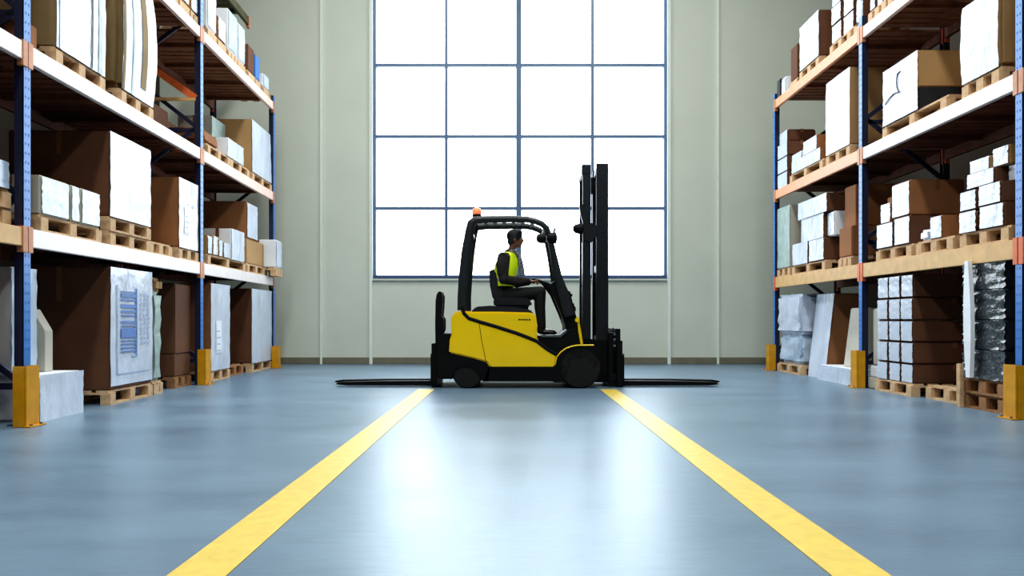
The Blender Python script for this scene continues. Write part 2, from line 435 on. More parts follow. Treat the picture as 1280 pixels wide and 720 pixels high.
def load(S, pxn, pxf, z0, z1, label, m='kraft', sheetm=None, n0=.05, dep=.95, group=None, cat=None, name=None, r=.012, t=None, tape=True, sticker=0, cover=1., **k):
    """a carton or wrapped block whose aisle face runs from column pxn (near) to pxf (far)"""
    if t: t0, t1 = t
    else: t0, t1 = sorted((D(S, pxn, n0), D(S, pxf, n0)))
    t0, t1 = clip(S, t0, t1); t1 -= .012
    REG.append((S.s, t0, t1, n0, n0+dep, z0, z1, label))
    dy = t1-t0; dx = dep; dz = z1-z0
    c = P(S, (t0+t1)/2, n0+dep/2, z0)
    nm = name or ('wrapped_or_glare_carton' if sheetm else 'carton')
    o = obj(nm, body(dx, dy, dz, r, **{q: v for q, v in k.items() if q in ('bulge', 'lean', 'taper', 'noise')}), m, loc=c, rz=S.rz)
    tag(o, label, cat or ('wrapped carton' if sheetm else 'carton'), group)
    sh = {q: v for q, v in k.items() if q in ('bulge', 'lean', 'taper')}
    if sheetm:  # pale sheets put window glare into the aisle face colour
        if dy < .55 and dz < .6 and not k.get('noise'): cover, sh['w'], sh['top'] = .96, .93, .965
        obj('wrap_and_glare_sheet', sheet(dx, dy, dz, 1-cover, wr=k.get('wr', .006), thick=.007+k.get('noise', 0), **sh), sheetm, o)
    sy = -1 if S is Ls else 1
    plain = not any(k.get(q) for q in ('bulge', 'lean', 'taper', 'noise'))
    if tape and plain and dz > .15:
        bm = B(); w = .025
        a, b = sorted((sy*(dy/2), sy*(dy/2+.002)))
        bx(bm, -w, w, a, b, dz*.72, dz); bx(bm, -w, w, -dy/2, dy/2, dz, dz+.0015)
        if not sheetm: 
            a, b = sorted((dx/2, dx/2+.002)); bx(bm, -.0, .0001, 0, .0001, dz, dz+.0001)
        obj('packing_tape', finish(bm), 'tape', o)
    if sticker and plain:
        x = dx/2+.016
        bm = B(); yy = dy*.12*sy
        vs = [bm.verts.new(p) for p in ((x, yy-dy*.14, dz*.2), (x, yy+dy*.14, dz*.2), (x, yy+dy*.14, dz*(.2+.25*sticker)), (x, yy-dy*.14, dz*(.2+.25*sticker)))]
        f = bm.faces.new(vs); st = obj('shipping_label', bm, 'white_box', o)
        bm = B()
        for q in range(4): bx(bm, x, x+.002, yy-dy*.1, yy+dy*(.1-.05*(q % 2)), dz*(.22+.05*sticker*q), dz*(.22+.05*sticker*q)+dz*.012)
        obj('print_lines', finish(bm), 'pale_ink', st)
    return o
def on_pallet(S, deck, pxn, pxf, z1, label, pn=1, pm='pallet', plab=None, m='kraft', n0=.05, dep=.95, t=None, **k):
    """a load standing on one or two pallets"""
    t0, t1 = t if t else sorted((D(S, pxn, n0), D(S, pxf, n0)))
    base = plab or label
    z = deck
    for i in range(pn):
        if pn == 1: lb = 'wooden pallet under the '+base
        else: lb = ('lower' if i == 0 else 'upper')+' wooden pallet under the '+base
        pallet(S, t0, t1-.006, n0-.01, dep+.02, z, lb, pm); z += .144
    return load(S, pxn, pxf, z, z1, label, m=m, n0=n0, dep=dep, t=(t0, t1), **k)

# ---- left rack, floor level
pallet(Ls, 4.75, 5.55, .12, .9, 0, 'lower brown pallet under the tall carton behind the left rack foremost post', 'pallet_dark')
load(Ls, 0, 0, .144, .42, 'flat brown carton under the tall carton behind the foremost left post', 'kraft', t=(4.75, 5.55), n0=.14, dep=.85, group='brown cartons on the left rack')
load(Ls, 0, 0, .42, 1.31, 'tall brown carton left of the nearest left post, lowest level', 'kraft', 'film', t=(4.8, 5.62), n0=.14, dep=.85, group='brown cartons on the left rack')
load(Ls, 0, 0, .386, 1.28, 'tall white-wrapped carton standing behind the nearest left post', 'white_box', 'film_and_glare_cool', t=(5.90, 6.24), n0=.2, dep=.8, group='white cartons on the floor of the left rack')
load(Ls, 49, 104, 0, .385, 'low white carton on the floor right of the near yellow guard', 'white_box', 'film', n0=.0, dep=1.0, r=.02, group='white cartons on the floor of the left rack', wr=.004)
# leaning beige board
c = P(Ls, 6.4, .28, .387)
bm = B(); w = .02
prism(bm, [(-.09, 0), (.09, 0), (.09, .36), (-.02, .55), (-.09, .55)], -.06, .06)
tag(obj('cardboard_offcut', finish(bm, .004), 'grey_board', loc=c, rz=Ls.rz), 'narrow beige cardboard piece with a slanted top on the low white carton', 'cardboard')
big = on_pallet(Ls, 0, 137, 190, 1.37, 'big brown carton with a blue printed glare-white front on the left floor', m='kraft_dark', sheetm='film', n0=.03, dep=.98, plab='big carton with blue printed front', group='brown cartons on the left rack', cover=.97)
# blue print on its aisle face
def print_panel(o, dx, dy, dz):
    x = dx/2+.018
    bm = B(); random.seed(3)
    for a, b in ((.30, .312), (.33, .342), (.36, .372), (.39, .40), (.42, .50), (.515, .525), (.54, .56), (.60, .612), (.63, .65), (.67, .70), (.73, .745), (.76, .79), (.8, .81)):
        bx(bm, x, x+.003, -.28*dy, .08*dy, a*dz+.0, b*dz)
    bx(bm, x, x+.003, .06*dy, .085*dy, .26*dz, .84*dz)
    obj('printed_barcode', finish(bm), 'blue_ink', o)
    bm = B()
    for i in range(11):
        z = (.36+.042*i)*dz; y = .17*dy
        for q in range(3):
            yy = y+q*.09*dy
            bar(bm, (x, yy, z), (x, yy+.05*dy, z+random.uniform(.01, .04)), .003, .014)
            if random.random() > .4: bar(bm, (x, yy+.05*dy, z+.03), (x, yy+.02*dy, z), .003, .01)
    bx(bm, x, x+.002, -.37*dy, -.35*dy, .12*dz, .86*dz); bx(bm, x, x+.002, -.37*dy, .42*dy, .12*dz, .128*dz)
    bx(bm, x, x+.002, -.02*dy, .1*dy, .255*dz, .27*dz)
    obj('printed_writing', finish(bm), 'pale_ink', o)
print_panel(big, .98, D(Ls, 190, .03)-D(Ls, 137, .03), 1.226)
on_pallet(Ls, 0, 191.5, 203, 1.16, 'narrow greenish wrapped bundle beside the blue printed carton', m='film_green', name='wrapped_bundle', cat='bundle', noise=.012, n0=.06, dep=.7, tape=False, r=.04, plab='narrow greenish wrapped bundle')
load(Ls, 193, 205, 1.165, 1.33, 'small brown sack on top of the greenish wrapped bundle', 'tan', n0=.1, dep=.4, r=.06, noise=.012, name='sack', cat='sack')
on_pallet(Ls, 0, 0, 0, .42, 'flat brown carton under the dark tall carton before the middle post', t=(8.82, 9.32), n0=.12, dep=1.0, m='kraft_dark', pm='pallet_dark', plab='dark cartons before the middle left post', group='brown cartons on the left rack')
load(Ls, 0, 0, .42, 1.29, 'dark brown tall carton just before the middle left post', 'kraft_dark', t=(8.84, 9.32), n0=.12, dep=1.0, group='brown cartons on the left rack')
on_pallet(Ls, 0, 263, 287, 1.34, 'tall carton with glare-whitened front right of the middle left post', m='kraft', sheetm='film', n0=.04, plab='tall glare-white fronted carton past the middle post', sticker=1.5)
on_pallet(Ls, 0, 314, 341, 1.34, 'tall carton with glare-whitened front at the far left rack end', m='kraft_dark', sheetm='film', n0=.04, plab='tall glare-white fronted carton at the far end', dep=1.0)
pallet(Ls, 10.55, 11.3, .1, .9, 0, 'empty brown pallet on the floor between two tall white fronted cartons', 'pallet_dark')
# ---- left rack, first shelf
z = LV[0]
on_pallet(Ls, z, 17, 41, 2.10, 'tan carton with white label behind the near left post, first shelf', pn=2, t=(5.2, 5.74), pm='pallet', m='tan', sheetm='film_and_glare_cool', n0=.1, dep=.8, plab='tan carton behind the near left post', sticker=2)
t0, t1 = D(Ls, 50, .04), D(Ls, 126, .04)
pallet(Ls, t0, t1, .03, .95, z, 'wooden pallet under the three bluish wrapped cartons on the left first shelf')
for a, b, w in ((50, 87, 'nearest'), (89, 99, 'middle narrow one'), (101, 125, 'farthest')):
    load(Ls, a, b, z+.144, 2.06, w+' of three low bluish wrapped cartons on the left first shelf', 'grey_board', 'film_and_glare_cool', n0=.04, dep=.5, group='low wrapped cartons on the left first shelf', sticker=0)
on_pallet(Ls, z, 137, 188, 2.72, 'largest brown carton with blank glare-white front on the left first shelf', pn=2, m='kraft_dark', sheetm='film', n0=.04, dep=.98, plab='largest carton of the left first shelf', group='brown cartons on the left rack', sticker=0)
pallet(Ls, 8.02, 8.6, .05, .9, z, 'empty wooden pallet between two tall cartons on the left first shelf')
on_pallet(Ls, z, 223, 251, 2.58, 'tall brown carton with glare-white front before the middle left post', m='kraft', sheetm='film', n0=.04, dep=.98, plab='tall carton on shelf before the middle post', group='brown cartons on the left rack', sticker=1.6)
t0, t1 = D(Ls, 259, .04), D(Ls, 306, .04)
pallet(Ls, t0, t1, .03, .9, z, 'wooden pallet under the thin upright cartons on the left first shelf')
for i, (a, b, zt, mm) in enumerate(((259, 265, 1.98, 'film_and_glare_cool'), (266, 272, 2.0, 'film'), (273, 278, 1.97, 'film_and_glare_cool'), (279, 287, 1.95, 'film'))):
    load(Ls, a, b, z+.144, zt, ('first', 'second', 'third', 'fourth')[i]+' thin upright carton after the middle left post', 'tan', mm, n0=.04, dep=.3, group='thin upright cartons on the left first shelf')
load(Ls, 289, 305, z+.144, 2.18, 'white upright carton next to the thin cartons, left first shelf', 'white_box', 'film', n0=.03, dep=.4, group='white cartons on the left first shelf')
t0, t1 = D(Ls, 308, .05), D(Ls, 330, .05)
pallet(Ls, t0, t1, .03, .9, z, 'wooden pallet under the tan carton near the left rack end')
load(Ls, 308, 330, z+.144, 2.12, 'tan carton supporting the large brown carton near the left rack end', 'tan', n0=.05, dep=.9, group='brown cartons on the left rack')
load(Ls, 308, 322, 2.12, 2.70, 'large brown carton on the tan carton near the left rack end', 'kraft', 'film', n0=.05, dep=1.0, group='brown cartons on the left rack')
# slanted pale board
bm = B(); prism(bm, [(-.0, 0), (.03, 0), (-.10, .62), (-.13, .62)], -.3, .3)
tag(obj('cardboard_sheet', finish(bm, .003), 'white_box', loc=P(Ls, 12.05, .28, 2.125), rz=Ls.rz), 'pale board leaning against the large brown carton near the left rack end', 'cardboard')
on_pallet(Ls, z, 0, 0, 2.2, 'white carton overhanging the far end of the left first shelf', m='white_box', sheetm='film', t=(12.2, 12.57), n0=-.14, dep=.6, plab='overhanging white carton', group='white cartons on the left first shelf')
# ---- left rack, second shelf
z = LV[1]
on_pallet(Ls, z, 0, 0, 4.2, 'tall wrapped carton cut by the left photo edge, second shelf', t=(4.9, 5.57), m='kraft', sheetm='film_and_glare_cool', n0=.1, dep=.85, plab='tall wrapped carton at the photo left edge')
load(Ls, 0, 0, z, z+.24, 'low orange-brown carton left of the tall white load on the second shelf', 'kraft', t=(5.86, 6.10), n0=.1, dep=.9)
on_pallet(Ls, z, 69, 131, 4.25, 'tall white sheeted load with dark seams on the left second shelf', m='olive', sheetm='film_and_glare_cool', n0=.04, dep=.98, plab='tall white sheeted load on second shelf', bulge=.01, tape=False, name='wrapped_load', cat='wrapped load', group='tall wrapped loads on the left second shelf')
on_pallet(Ls, z, 151, 191, 4.43, 'bulging wrapped load with brown stripes on the left second shelf', m='olive', sheetm='film_and_glare_cool', n0=.04, dep=.95, plab='bulging wrapped load', bulge=.07, tape=False, name='wrapped_load', cat='wrapped load', r=.08, group='tall wrapped loads on the left second shelf')
load(Ls, 0, 0, z, z+.42, 'low dark brown carton set back before the middle left post, second shelf', 'kraft_dark', t=(8.25, 9.2), n0=.35, dep=.7, group='brown cartons on the left rack')
t0, t1 = D(Ls, 259, .04), D(Ls, 311, .04)
pallet(Ls, t0, (t0+t1)/2, .03, .9, z, 'nearer wooden pallet after the middle left post on the second shelf')
pallet(Ls, (t0+t1)/2+.02, t1, .03, .9, z, 'farther wooden pallet under the small white box on the second shelf')
load(Ls, 0, 0, z+.144, 3.42, 'low brown bundle after the middle left post on the second shelf', 'kraft', t=(9.6, 10.2), n0=.08, dep=.5, noise=.012, r=.05, tape=False, name='wrapped_bundle', cat='bundle')
load(Ls, 0, 0, z+.144, 3.62, 'dark brown domed load behind the low bundle, left second shelf', 'kraft_dark', t=(9.7, 10.5), n0=.66, dep=.36, r=.12, noise=.01, tape=False, name='sack', cat='sack')
load(Ls, 0, 0, z+.144, 3.48, 'small white wrapped box in front of the grey carton, second shelf', 'white_box', 'film', t=(10.4, 11.1), n0=.04, dep=.38, group='white cartons on the left second shelf')
load(Ls, 0, 0, z+.144, 3.93, 'tall grey wrapped carton set back near the left rack end', 'grey_board', 'film_green', t=(10.9, 11.48), n0=.45, dep=.5)
on_pallet(Ls, z, 315, 341, 4.06, 'tall white wrapped carton at the far end of the second shelf', m='tan', sheetm='film', n0=.04, dep=.7, plab='tall white carton at the second shelf end', group='white cartons on the left second shelf', taper=.05, tape=False)
def stripe_on(o, y, w, m, nm, z0=0., z1=1., th=.016, bulge=0., lean=0.):
    me = o.data; dx = max(v.co.x for v in me.vertices)*2/(1+bulge); dy = max(v.co.y for v in me.vertices)*2/(1+bulge); dz = max(v.co.z for v in me.vertices)
    bm = B(); g = []
    for j in range(15):
        h = z0+(z1-z0)*j/14; k = 1+bulge*math.sin(PI*h)
        g.append([bm.verts.new((dx/2*k+th, (y+lean*h+e*w/2)*dy*k, h*dz)) for e in (-1, 1)])
    for a, b in zip(g, g[1:]): bm.faces.new((a[0], a[1], b[1], b[0]))
    return obj(nm, bm, m, o)
o1 = [o for o in COL.objects if o.get('label', '').startswith('tall white sheeted load')][0]
stripe_on(o1, .20, .03, 'ink', 'seam', .0, 1., bulge=.01); stripe_on(o1, -.42, .05, 'film_and_glare_cool', 'seam', bulge=.01); stripe_on(o1, .38, .08, 'film_green', 'seam', bulge=.01)
o2 = [o for o in COL.objects if o.get('label', '').startswith('bulging wrapped load')][0]
stripe_on(o2, .12, .16, 'olive', 'brown_stripe', .1, 1., bulge=.07); stripe_on(o2, -.2, .06, 'film_green', 'seam', bulge=.07); stripe_on(o2, -.46, .06, 'olive', 'brown_stripe', bulge=.07)
# ---- left rack, third shelf (seen from far below)
z = LV[2]
th = [(212, 222, 5.6, 'tan', 'film_and_glare_cool', 'wrapped carton nearest the photo top edge on the left third shelf'),
      (224, 236, 5.15, 'tan', 'film', 'first white wrapped carton before the middle post, left third shelf'),
      (238, 248, 5.05, 'tan', 'film_and_glare_cool', 'second white wrapped carton before the middle post, left third shelf'),
      (259, 270, 5.35, 'white_box', 'film', 'white carton just past the middle post on the left third shelf'),
      (272, 282, 5.1, 'kraft', 'film', 'brown carton with glare-pale front on the left third shelf'),
      (285, 296, 5.38, 'white_box', 'film_and_glare_cool', 'tall bluish white carton, nearer of a pair on the left third shelf'),
      (297, 306, 5.35, 'white_box', 'film', 'tall white carton, farther of a pair on the left third shelf'),
      (310, 318, 5.2, 'kraft_dark', None, 'olive brown carton left of the blue crate on the left third shelf'),
      (319, 325, 5.17, 'steel_blue', None, 'blue crate near the far end of the left third shelf'),
      (329, 336, 5.0, 'white_box', 'film', 'last white carton at the far end of the left third shelf')]
for a, b, zt, m_, s_, lb in th:
    on_pallet(Ls, z, a, b, zt, lb, m=m_, sheetm=s_, n0=.05, dep=.6, plab=lb.replace(' on the left third shelf', '').replace(', left third shelf', '')+('' if 'far end' in lb else ' up high'), name='plastic_crate' if m_ == 'steel_blue' else None, cat='crate' if m_ == 'steel_blue' else None, group='small goods on the left third shelf')
pallet(Ls, D(Ls, 336.8), D(Ls, 340), .05, .5, z, 'small pallet by the last post of the left third shelf')

# ---- right rack, floor level
pallet(Rs, 10.9, 11.85, .02, .9, 0, 'wooden pallet under the crumpled white load at the right rack end')
load(Rs, 0, 0, .144, .62, 'lower white bag of the crumpled load at the far right rack end', 'film_and_glare_cool', t=(10.95, 11.82), n0=.04, dep=.8, noise=.02, r=.06, tape=False, name='wrapped_bag', cat='wrapped bag', group='white bags at the far right rack end')
load(Rs, 0, 0, .62, 1.24, 'upper white bag of the crumpled load at the far right rack end', 'film', t=(10.9, 11.85), n0=.02, dep=.8, noise=.02, r=.05, tape=False, name='wrapped_bag', cat='wrapped bag', group='white bags at the far right rack end')
load(Rs, 0, 0, 0, 1.22, 'leaning brown carton with glare-whitened front, far bay of right floor', 'kraft', 'film', t=(10.25, 10.85), n0=.12, dep=.42, lean=-.14, tape=False, group='brown cartons on the right rack')
load(Rs, 1064, 1023, 0, .21, 'low flat white box on the floor behind the middle right post', 'white_box', 'film', n0=.0, dep=.9, group='white boxes low on the right rack')
load(Rs, 0, 0, .21, 1.0, 'tall leaning beige board on the low flat white box', 'grey_board', t=(9.3, 9.75), n0=.14, dep=.16, lean=-.1, tape=False, name='cardboard_sheet', cat='cardboard')
load(Rs, 0, 0, 0, .14, 'small grey flat box right of the middle right post', 'grey_board', t=(8.67, 8.91), n0=.06, dep=.7)
load(Rs, 0, 0, .144, .28, 'small pale flat box upon the grey flat box, right floor', 'white_box', t=(8.68, 8.9), n0=.08, dep=.6, group='white boxes low on the right rack')
load(Rs, 0, 0, .29, .98, 'narrow beige carton standing between middle post and strapped cartons', 'grey_board', t=(8.69, 8.87), n0=.1, dep=.5)
t0, t1 = D(Rs, 1140, .03), D(Rs, 1095, .03)
pallet(Rs, t0, t1, .02, .98, 0, 'wooden pallet under the five layers of strapped cartons, right floor')
lay = [.144, .36, .60, .84, 1.09, 1.35]; wd = ['bottom', 'second', 'third', 'fourth', 'top']
for i in range(5):
    for j in range(3):
        ta = t0+(t1-t0)*j/3; tb = t0+(t1-t0)*(j+1)/3-.012
        load(Rs, 0, 0, lay[i]+.002*(i > 0), lay[i+1]-.006, '%s carton in the %s layer of the strapped stack, right floor' % (('near', 'middle', 'far')[j], wd[i]), 'kraft_dark', 'film', t=(ta, tb), n0=.04+.01*random.random(), dep=.9, group='cartons of the five layer strapped stack', tape=(j == 0))
# pallet edge board sticking out
pallet(Rs, 7.02, 7.76, .12, .8, 0, 'yellowish empty pallet on the floor between the two big right loads', 'pallet')
bm = B(); bx(bm, -.02, .02, -.03, .03, 0, .42)
tag(obj('wooden_plank', finish(bm, .004), 'pallet', loc=P(Rs, 6.97, .0, 0), rz=0), 'short upright wooden plank at the corner of the black wrapped load', 'plank')
t0, t1 = D(Rs, 1203, .05), D(Rs, 1258, .05); t0, t1 = min(t0, t1), max(t0, t1)
pallet(Rs, t0, t1, .04, .95, 0, 'lower wooden pallet under the black wrapped crates, right floor', 'pallet_dark')
pallet(Rs, t0, t1, .04, .95, .144, 'upper wooden pallet under the black wrapped crates, right floor', 'pallet_dark')
for i in range(4):
    za = .29+i*.28
    load(Rs, 0, 0, za, za+.272, ('bottom', 'second', 'third', 'top')[i]+' black crate of the glossy wrapped stack beside the near guard', 'dark_crate', 'dark_film', t=(t0+.01, t1-.01), n0=.06, dep=.9, name='plastic_crate', cat='crate', group='black crates wrapped in glossy film', tape=False, wr=.02)
# long white strip leaning on it
bm = B(); prism(bm, [(-.02, 0), (.02, 0), (.02, 1.1), (-.02, 1.1)], -.05, .05)
for v in bm.verts:
    v.co.y *= (.35+.9*math.sin(PI*min(.97, max(.12, v.co.z/1.1))))
bmesh.ops.subdivide_edges(bm, edges=[e for e in bm.edges if e.calc_length() > .5], cuts=8)
for v in bm.verts: v.co.y = math.copysign(.05*(.35+.75*math.sin(PI*min(.98, .1+.85*v.co.z/1.1))), v.co.y); v.co.y += .02*v.co.z
tag(obj('foam_strip', finish(bm), 'white_box', loc=P(Rs, 6.8, -.015, .3)), 'long white foam strip leaning on the black wrapped crates', 'foam strip')
# ---- right rack, first shelf
z = RV[0]
on_pallet(Rs, z, 988, 969, 2.66, 'tall greyish white carton at the far right first shelf end', m='grey_board', sheetm='film_green', n0=.05, dep=.8, plab='tall greyish carton at the shelf end')
t0, t1 = D(Rs, 1032, .05), D(Rs, 991, .05)
pallet(Rs, t0, t1, .04, .95, z, 'wooden pallet under the stepped white cartons, right first shelf')
G = 'stepped white cartons on the right first shelf'
load(Rs, 1031, 1011, z+.144, 2.01, 'lower near white carton of the stepped stack, right first shelf', 'kraft_dark', 'film', n0=.05, dep=.5, group=G)
load(Rs, 1010, 991, z+.144, 2.01, 'lower far white carton of the stepped stack, right first shelf', 'kraft_dark', 'film', n0=.05, dep=.5, group=G)
load(Rs, 1030, 1002, 2.012, 2.36, 'middle white carton of the stepped stack, right first shelf', 'kraft_dark', 'film', n0=.07, dep=.48, group=G)
load(Rs, 0, 0, 2.012, 2.35, 'narrow white carton beside the middle of the stepped stack', 'white_box', 'film', t=(9.94, 10.175), n0=.12, dep=.4, group=G)
load(Rs, 1034, 998, 2.362, 2.62, 'top white carton of the stepped stack, right first shelf', 'kraft_dark', 'film', n0=.06, dep=.45, group=G)
on_pallet(Rs, z, 0, 0, 2.08, 'lower brown carton behind the stepped stack at the middle post', t=(9.45, 9.83), n0=.12, dep=.95, m='kraft', plab='brown cartons at the middle right post', group='brown cartons on the right rack')
load(Rs, 0, 0, 2.084, 2.64, 'upper brown carton behind the stepped stack at the middle post', 'kraft', t=(9.5, 9.84), n0=.2, dep=.87, group='brown cartons on the right rack')
load(Rs, 0, 0, z, 2.35, 'large orange-brown carton deep behind the middle post, first shelf', 'kraft', t=(8.67, 8.92), n0=.3, dep=.75, group='brown cartons on the right rack')
t0, t1 = D(Rs, 1140, .05), D(Rs, 1096, .05)
pallet(Rs, t0, t1, .04, .95, z, 'wooden pallet under the pyramid of white wrapped cartons')
G = 'pyramid of white wrapped cartons on the right first shelf'
load(Rs, 1138, 1118, z+.144, 2.0, 'lower near carton of the white pyramid, right first shelf', 'kraft_dark', 'film', n0=.05, dep=.9, group=G)
load(Rs, 1117, 1096, z+.144, 1.98, 'lower far carton of the white pyramid, right first shelf', 'kraft_dark', 'film_and_glare_cool', n0=.05, dep=.9, group=G)
load(Rs, 1138, 1115, 2.004, 2.4, 'upper near carton of the white pyramid, right first shelf', 'kraft', 'film', n0=.07, dep=.6, group=G)
load(Rs, 1114, 1101, 1.985, 2.22, 'upper far carton of the white pyramid, right first shelf', 'kraft', 'film', n0=.09, dep=.6, group=G)
t0, t1 = D(Rs, 1192, .05), D(Rs, 1146, .05)
pallet(Rs, t0, t1, .04, .8, z, 'wooden pallet under the small box and round topped bag')
load(Rs, 1178, 1163, z+.144, 1.92, 'small upright white carton between the two right first shelf stacks', 'kraft', 'film', n0=.06, dep=.35)
load(Rs, 1162, 1148, z+.144, 1.81, 'small white round topped bag beside the small upright carton', 'film', n0=.06, dep=.35, r=.06, noise=.012, tape=False, name='wrapped_bag', cat='wrapped bag')
t0, t1 = D(Rs, 1262, .05), D(Rs, 1201, .05)
pallet(Rs, t0, t1, .04, .95, z, 'wooden pallet under the tallest pile of white boxes, nearest right bay')
G = 'tall pile of white boxes in the nearest right bay'
for a, b, za, zb, lb, n in ((1222, 1201, z+.144, 1.88, 'bottom far bag', .05), (1256, 1224, z+.144, 1.90, 'bottom near box', .05), (1221, 1200, 1.90, 2.09, 'second row far box', .07), (1252, 1223, 1.904, 2.10, 'second row near box', .06),
      (1244, 1208, 2.104, 2.25, 'third row wide box', .09), (1238, 1212, 2.254, 2.38, 'topmost far box', .12), (1262, 1241, 2.254, 2.43, 'topmost near box', .14), ((6.3, 6.58), 0, 2.104, 2.25, 'third row near box', .2), ((6.28, 6.45), 0, 1.904, 2.1, 'second row set back box', .2)):
    load(Rs, 0 if b == 0 else a, b, za, zb, lb+' of the tall white pile, right first shelf', 'tan' if n > .1 else 'kraft_dark', 'film', n0=n, dep=.5, group=G, t=a if b == 0 else None, **({'noise': .012, 'r': .04, 'tape': False} if 'bag' in lb else {}))
# ---- right rack, second shelf
z = RV[1]
G = 'white carton stack at the far end of the right second shelf'
zz = [z, 3.22, 3.46, 3.7, 3.9]
for i in range(4):
    load(Rs, 985, 969, zz[i]+.003*(i > 0), zz[i+1], ('bottom', 'second', 'third', 'top')[i]+' carton of the stack ending the right second shelf', 'kraft_dark', 'film', n0=.05+.03*(i == 3), dep=.45, group=G, r=.02)
pallet(Rs, D(Rs, 1029), D(Rs, 988), .03, .9, z, 'wooden pallet under the low white cartons, right second shelf')
G = 'low white cartons on the right second shelf'
load(Rs, 1026, 990, z+.144, 3.30, 'long low white carton at the bottom of the right second shelf pile', 'kraft', 'film', n0=.05, dep=.45, group=G)
load(Rs, 1022, 1004, 3.303, 3.52, 'near upper white carton of the right second shelf pile', 'kraft', 'film', n0=.06, dep=.4, group=G)
load(Rs, 1003, 990, 3.303, 3.42, 'far upper white carton of the right second shelf pile', 'white_box', 'film', n0=.07, dep=.4, group=G)
# open brown box behind with raised flaps
root = obj('open_carton', body(.5, .6, .6, .01), 'kraft', loc=P(Rs, 10.75, .82, z+.144), rz=PI)
tag(root, 'open brown carton with raised flaps behind the low white cartons', 'carton', 'brown cartons on the right rack')
for sx in (-1, 1):
    bm = B(); bar(bm, (sx*.25, 0, .6), (sx*.36, 0, .72), .58, .006, up=(1, 0, 0)); obj('flap', finish(bm), 'kraft', root)
bm = B(); bar(bm, (0, .3, .6), (0, .36, .76), .48, .006, up=(0, 1, 0)); obj('flap', finish(bm), 'kraft', root)
on_pallet(Rs, z, 1063, 1033, 4.12, 'tall narrow white wrapped carton left of the middle post, second shelf', m='tan', sheetm='film', n0=.04, dep=.5, plab='tall narrow white carton by the middle post', bulge=.015, tape=False)
load(Rs, 0, 0, z, 3.75, 'olive brown carton set back right of the middle post, second shelf', 'kraft_dark', t=(8.64, 8.9), n0=.5, dep=.5, group='brown cartons on the right rack')
t0, t1 = D(Rs, 1184, .05), D(Rs, 1104, .05)
pallet(Rs, t0, t1, .04, .95, z, 'wooden pallet under the tan carton with curved dark marks', 'pallet')
load(Rs, 1148, 1104, z+.144, 3.36, 'dark blue lower crate under the tan carton, right second shelf', 'dark_crate', 'film', n0=.05, dep=.9, name='plastic_crate', cat='crate', tape=False)
tc = load(Rs, 1148, 1104, 3.363, 3.76, 'tan carton with curved dark marks on its glare-white front, second shelf', 'tan', 'film', n0=.05, dep=.6, tape=False)
bm = B()
tube(bm, [(.318, .0, .05), (.318, -.04, .12), (.318, -.05, .2), (.318, -.03, .27), (.318, .03, .28)], .006, 6, side=(1, 0, 0))
tube(bm, [(.318, -.3, .0), (.318, -.2, .05), (.318, -.1, .07), (.318, .02, .05)], .006, 6, side=(1, 0, 0))
obj('ink_mark', finish(bm), 'ink', tc)
on_pallet(Rs, z, 1250, 1203, 3.86, 'big white rounded load with tan side near the top right', m='tan', sheetm='film', n0=.04, dep=.98, plab='big white rounded load', bulge=.03, r=.04, tape=False, name='wrapped_load', cat='wrapped load')
# ---- right rack, third shelf
z = RV[2]
load(Rs, 0, 0, z, 4.78, 'small black box at the far end of the right third shelf', 'dark_crate', t=(11.74, 11.9), n0=.03, dep=.3, name='plastic_crate', cat='crate')
load(Rs, 0, 0, z, 4.75, 'small white box at the far end of the right third shelf', 'white_box', 'film', t=(11.53, 11.72), n0=.05, dep=.3)
on_pallet(Rs, z, 997, 988, 5.15, 'thin dark brown carton near the end of the right third shelf', m='kraft_dark', n0=.1, dep=.4, plab='thin dark brown carton up high')
on_pallet(Rs, z, 1024, 1000, 5.28, 'brown carton with rumpled glare-white front on the right third shelf', m='kraft_dark', sheetm='film', n0=.05, dep=.5, plab='brown carton with rumpled glare-white front', group='brown cartons on the right rack')
def highstack(a, b, top, nx, nz, lb, gap=.012, n0=.05):
    t0, t1 = sorted((D(Rs, a, n0), D(Rs, b, n0)))
    pallet(Rs, t0, t1, n0-.01, .6, z, 'wooden pallet under the '+lb+', right third shelf')
    zb = z+.144; hh = (top-zb)/nz
    for j in range(nz):
        for i in range(nx):
            ta = t0+(t1-t0)*i/nx; tb = t0+(t1-t0)*(i+1)/nx-gap
            col = ('near', 'far')[i] if nx == 2 else ('near', 'middle', 'far')[i]
            row = {2: ('bottom', 'top'), 3: ('bottom', 'middle', 'top'), 4: ('bottom', 'second', 'third', 'top')}[nz][j]
            load(Rs, 0, 0, zb+hh*j+.001*(j > 0), zb+hh*(j+1)-.004, '%s %s box of the %s' % (row, col, lb), 'kraft_dark', 'film_and_glare_cool' if (i+j) % 3 == 0 else 'film', t=(ta, tb), n0=n0+random.uniform(0, .04), dep=.45, group=lb, tape=False)
highstack(1064, 1038, 5.62, 2, 4, 'white box stack left of the middle right post')
highstack(1083, 1068, 5.55, 2, 3, 'white box stack behind the middle right post top')
highstack(1108, 1086, 5.6, 3, 3, 'white box stack past the middle right post')
highstack(1134, 1111, 5.4, 3, 3, 'white box stack at the photo top edge')

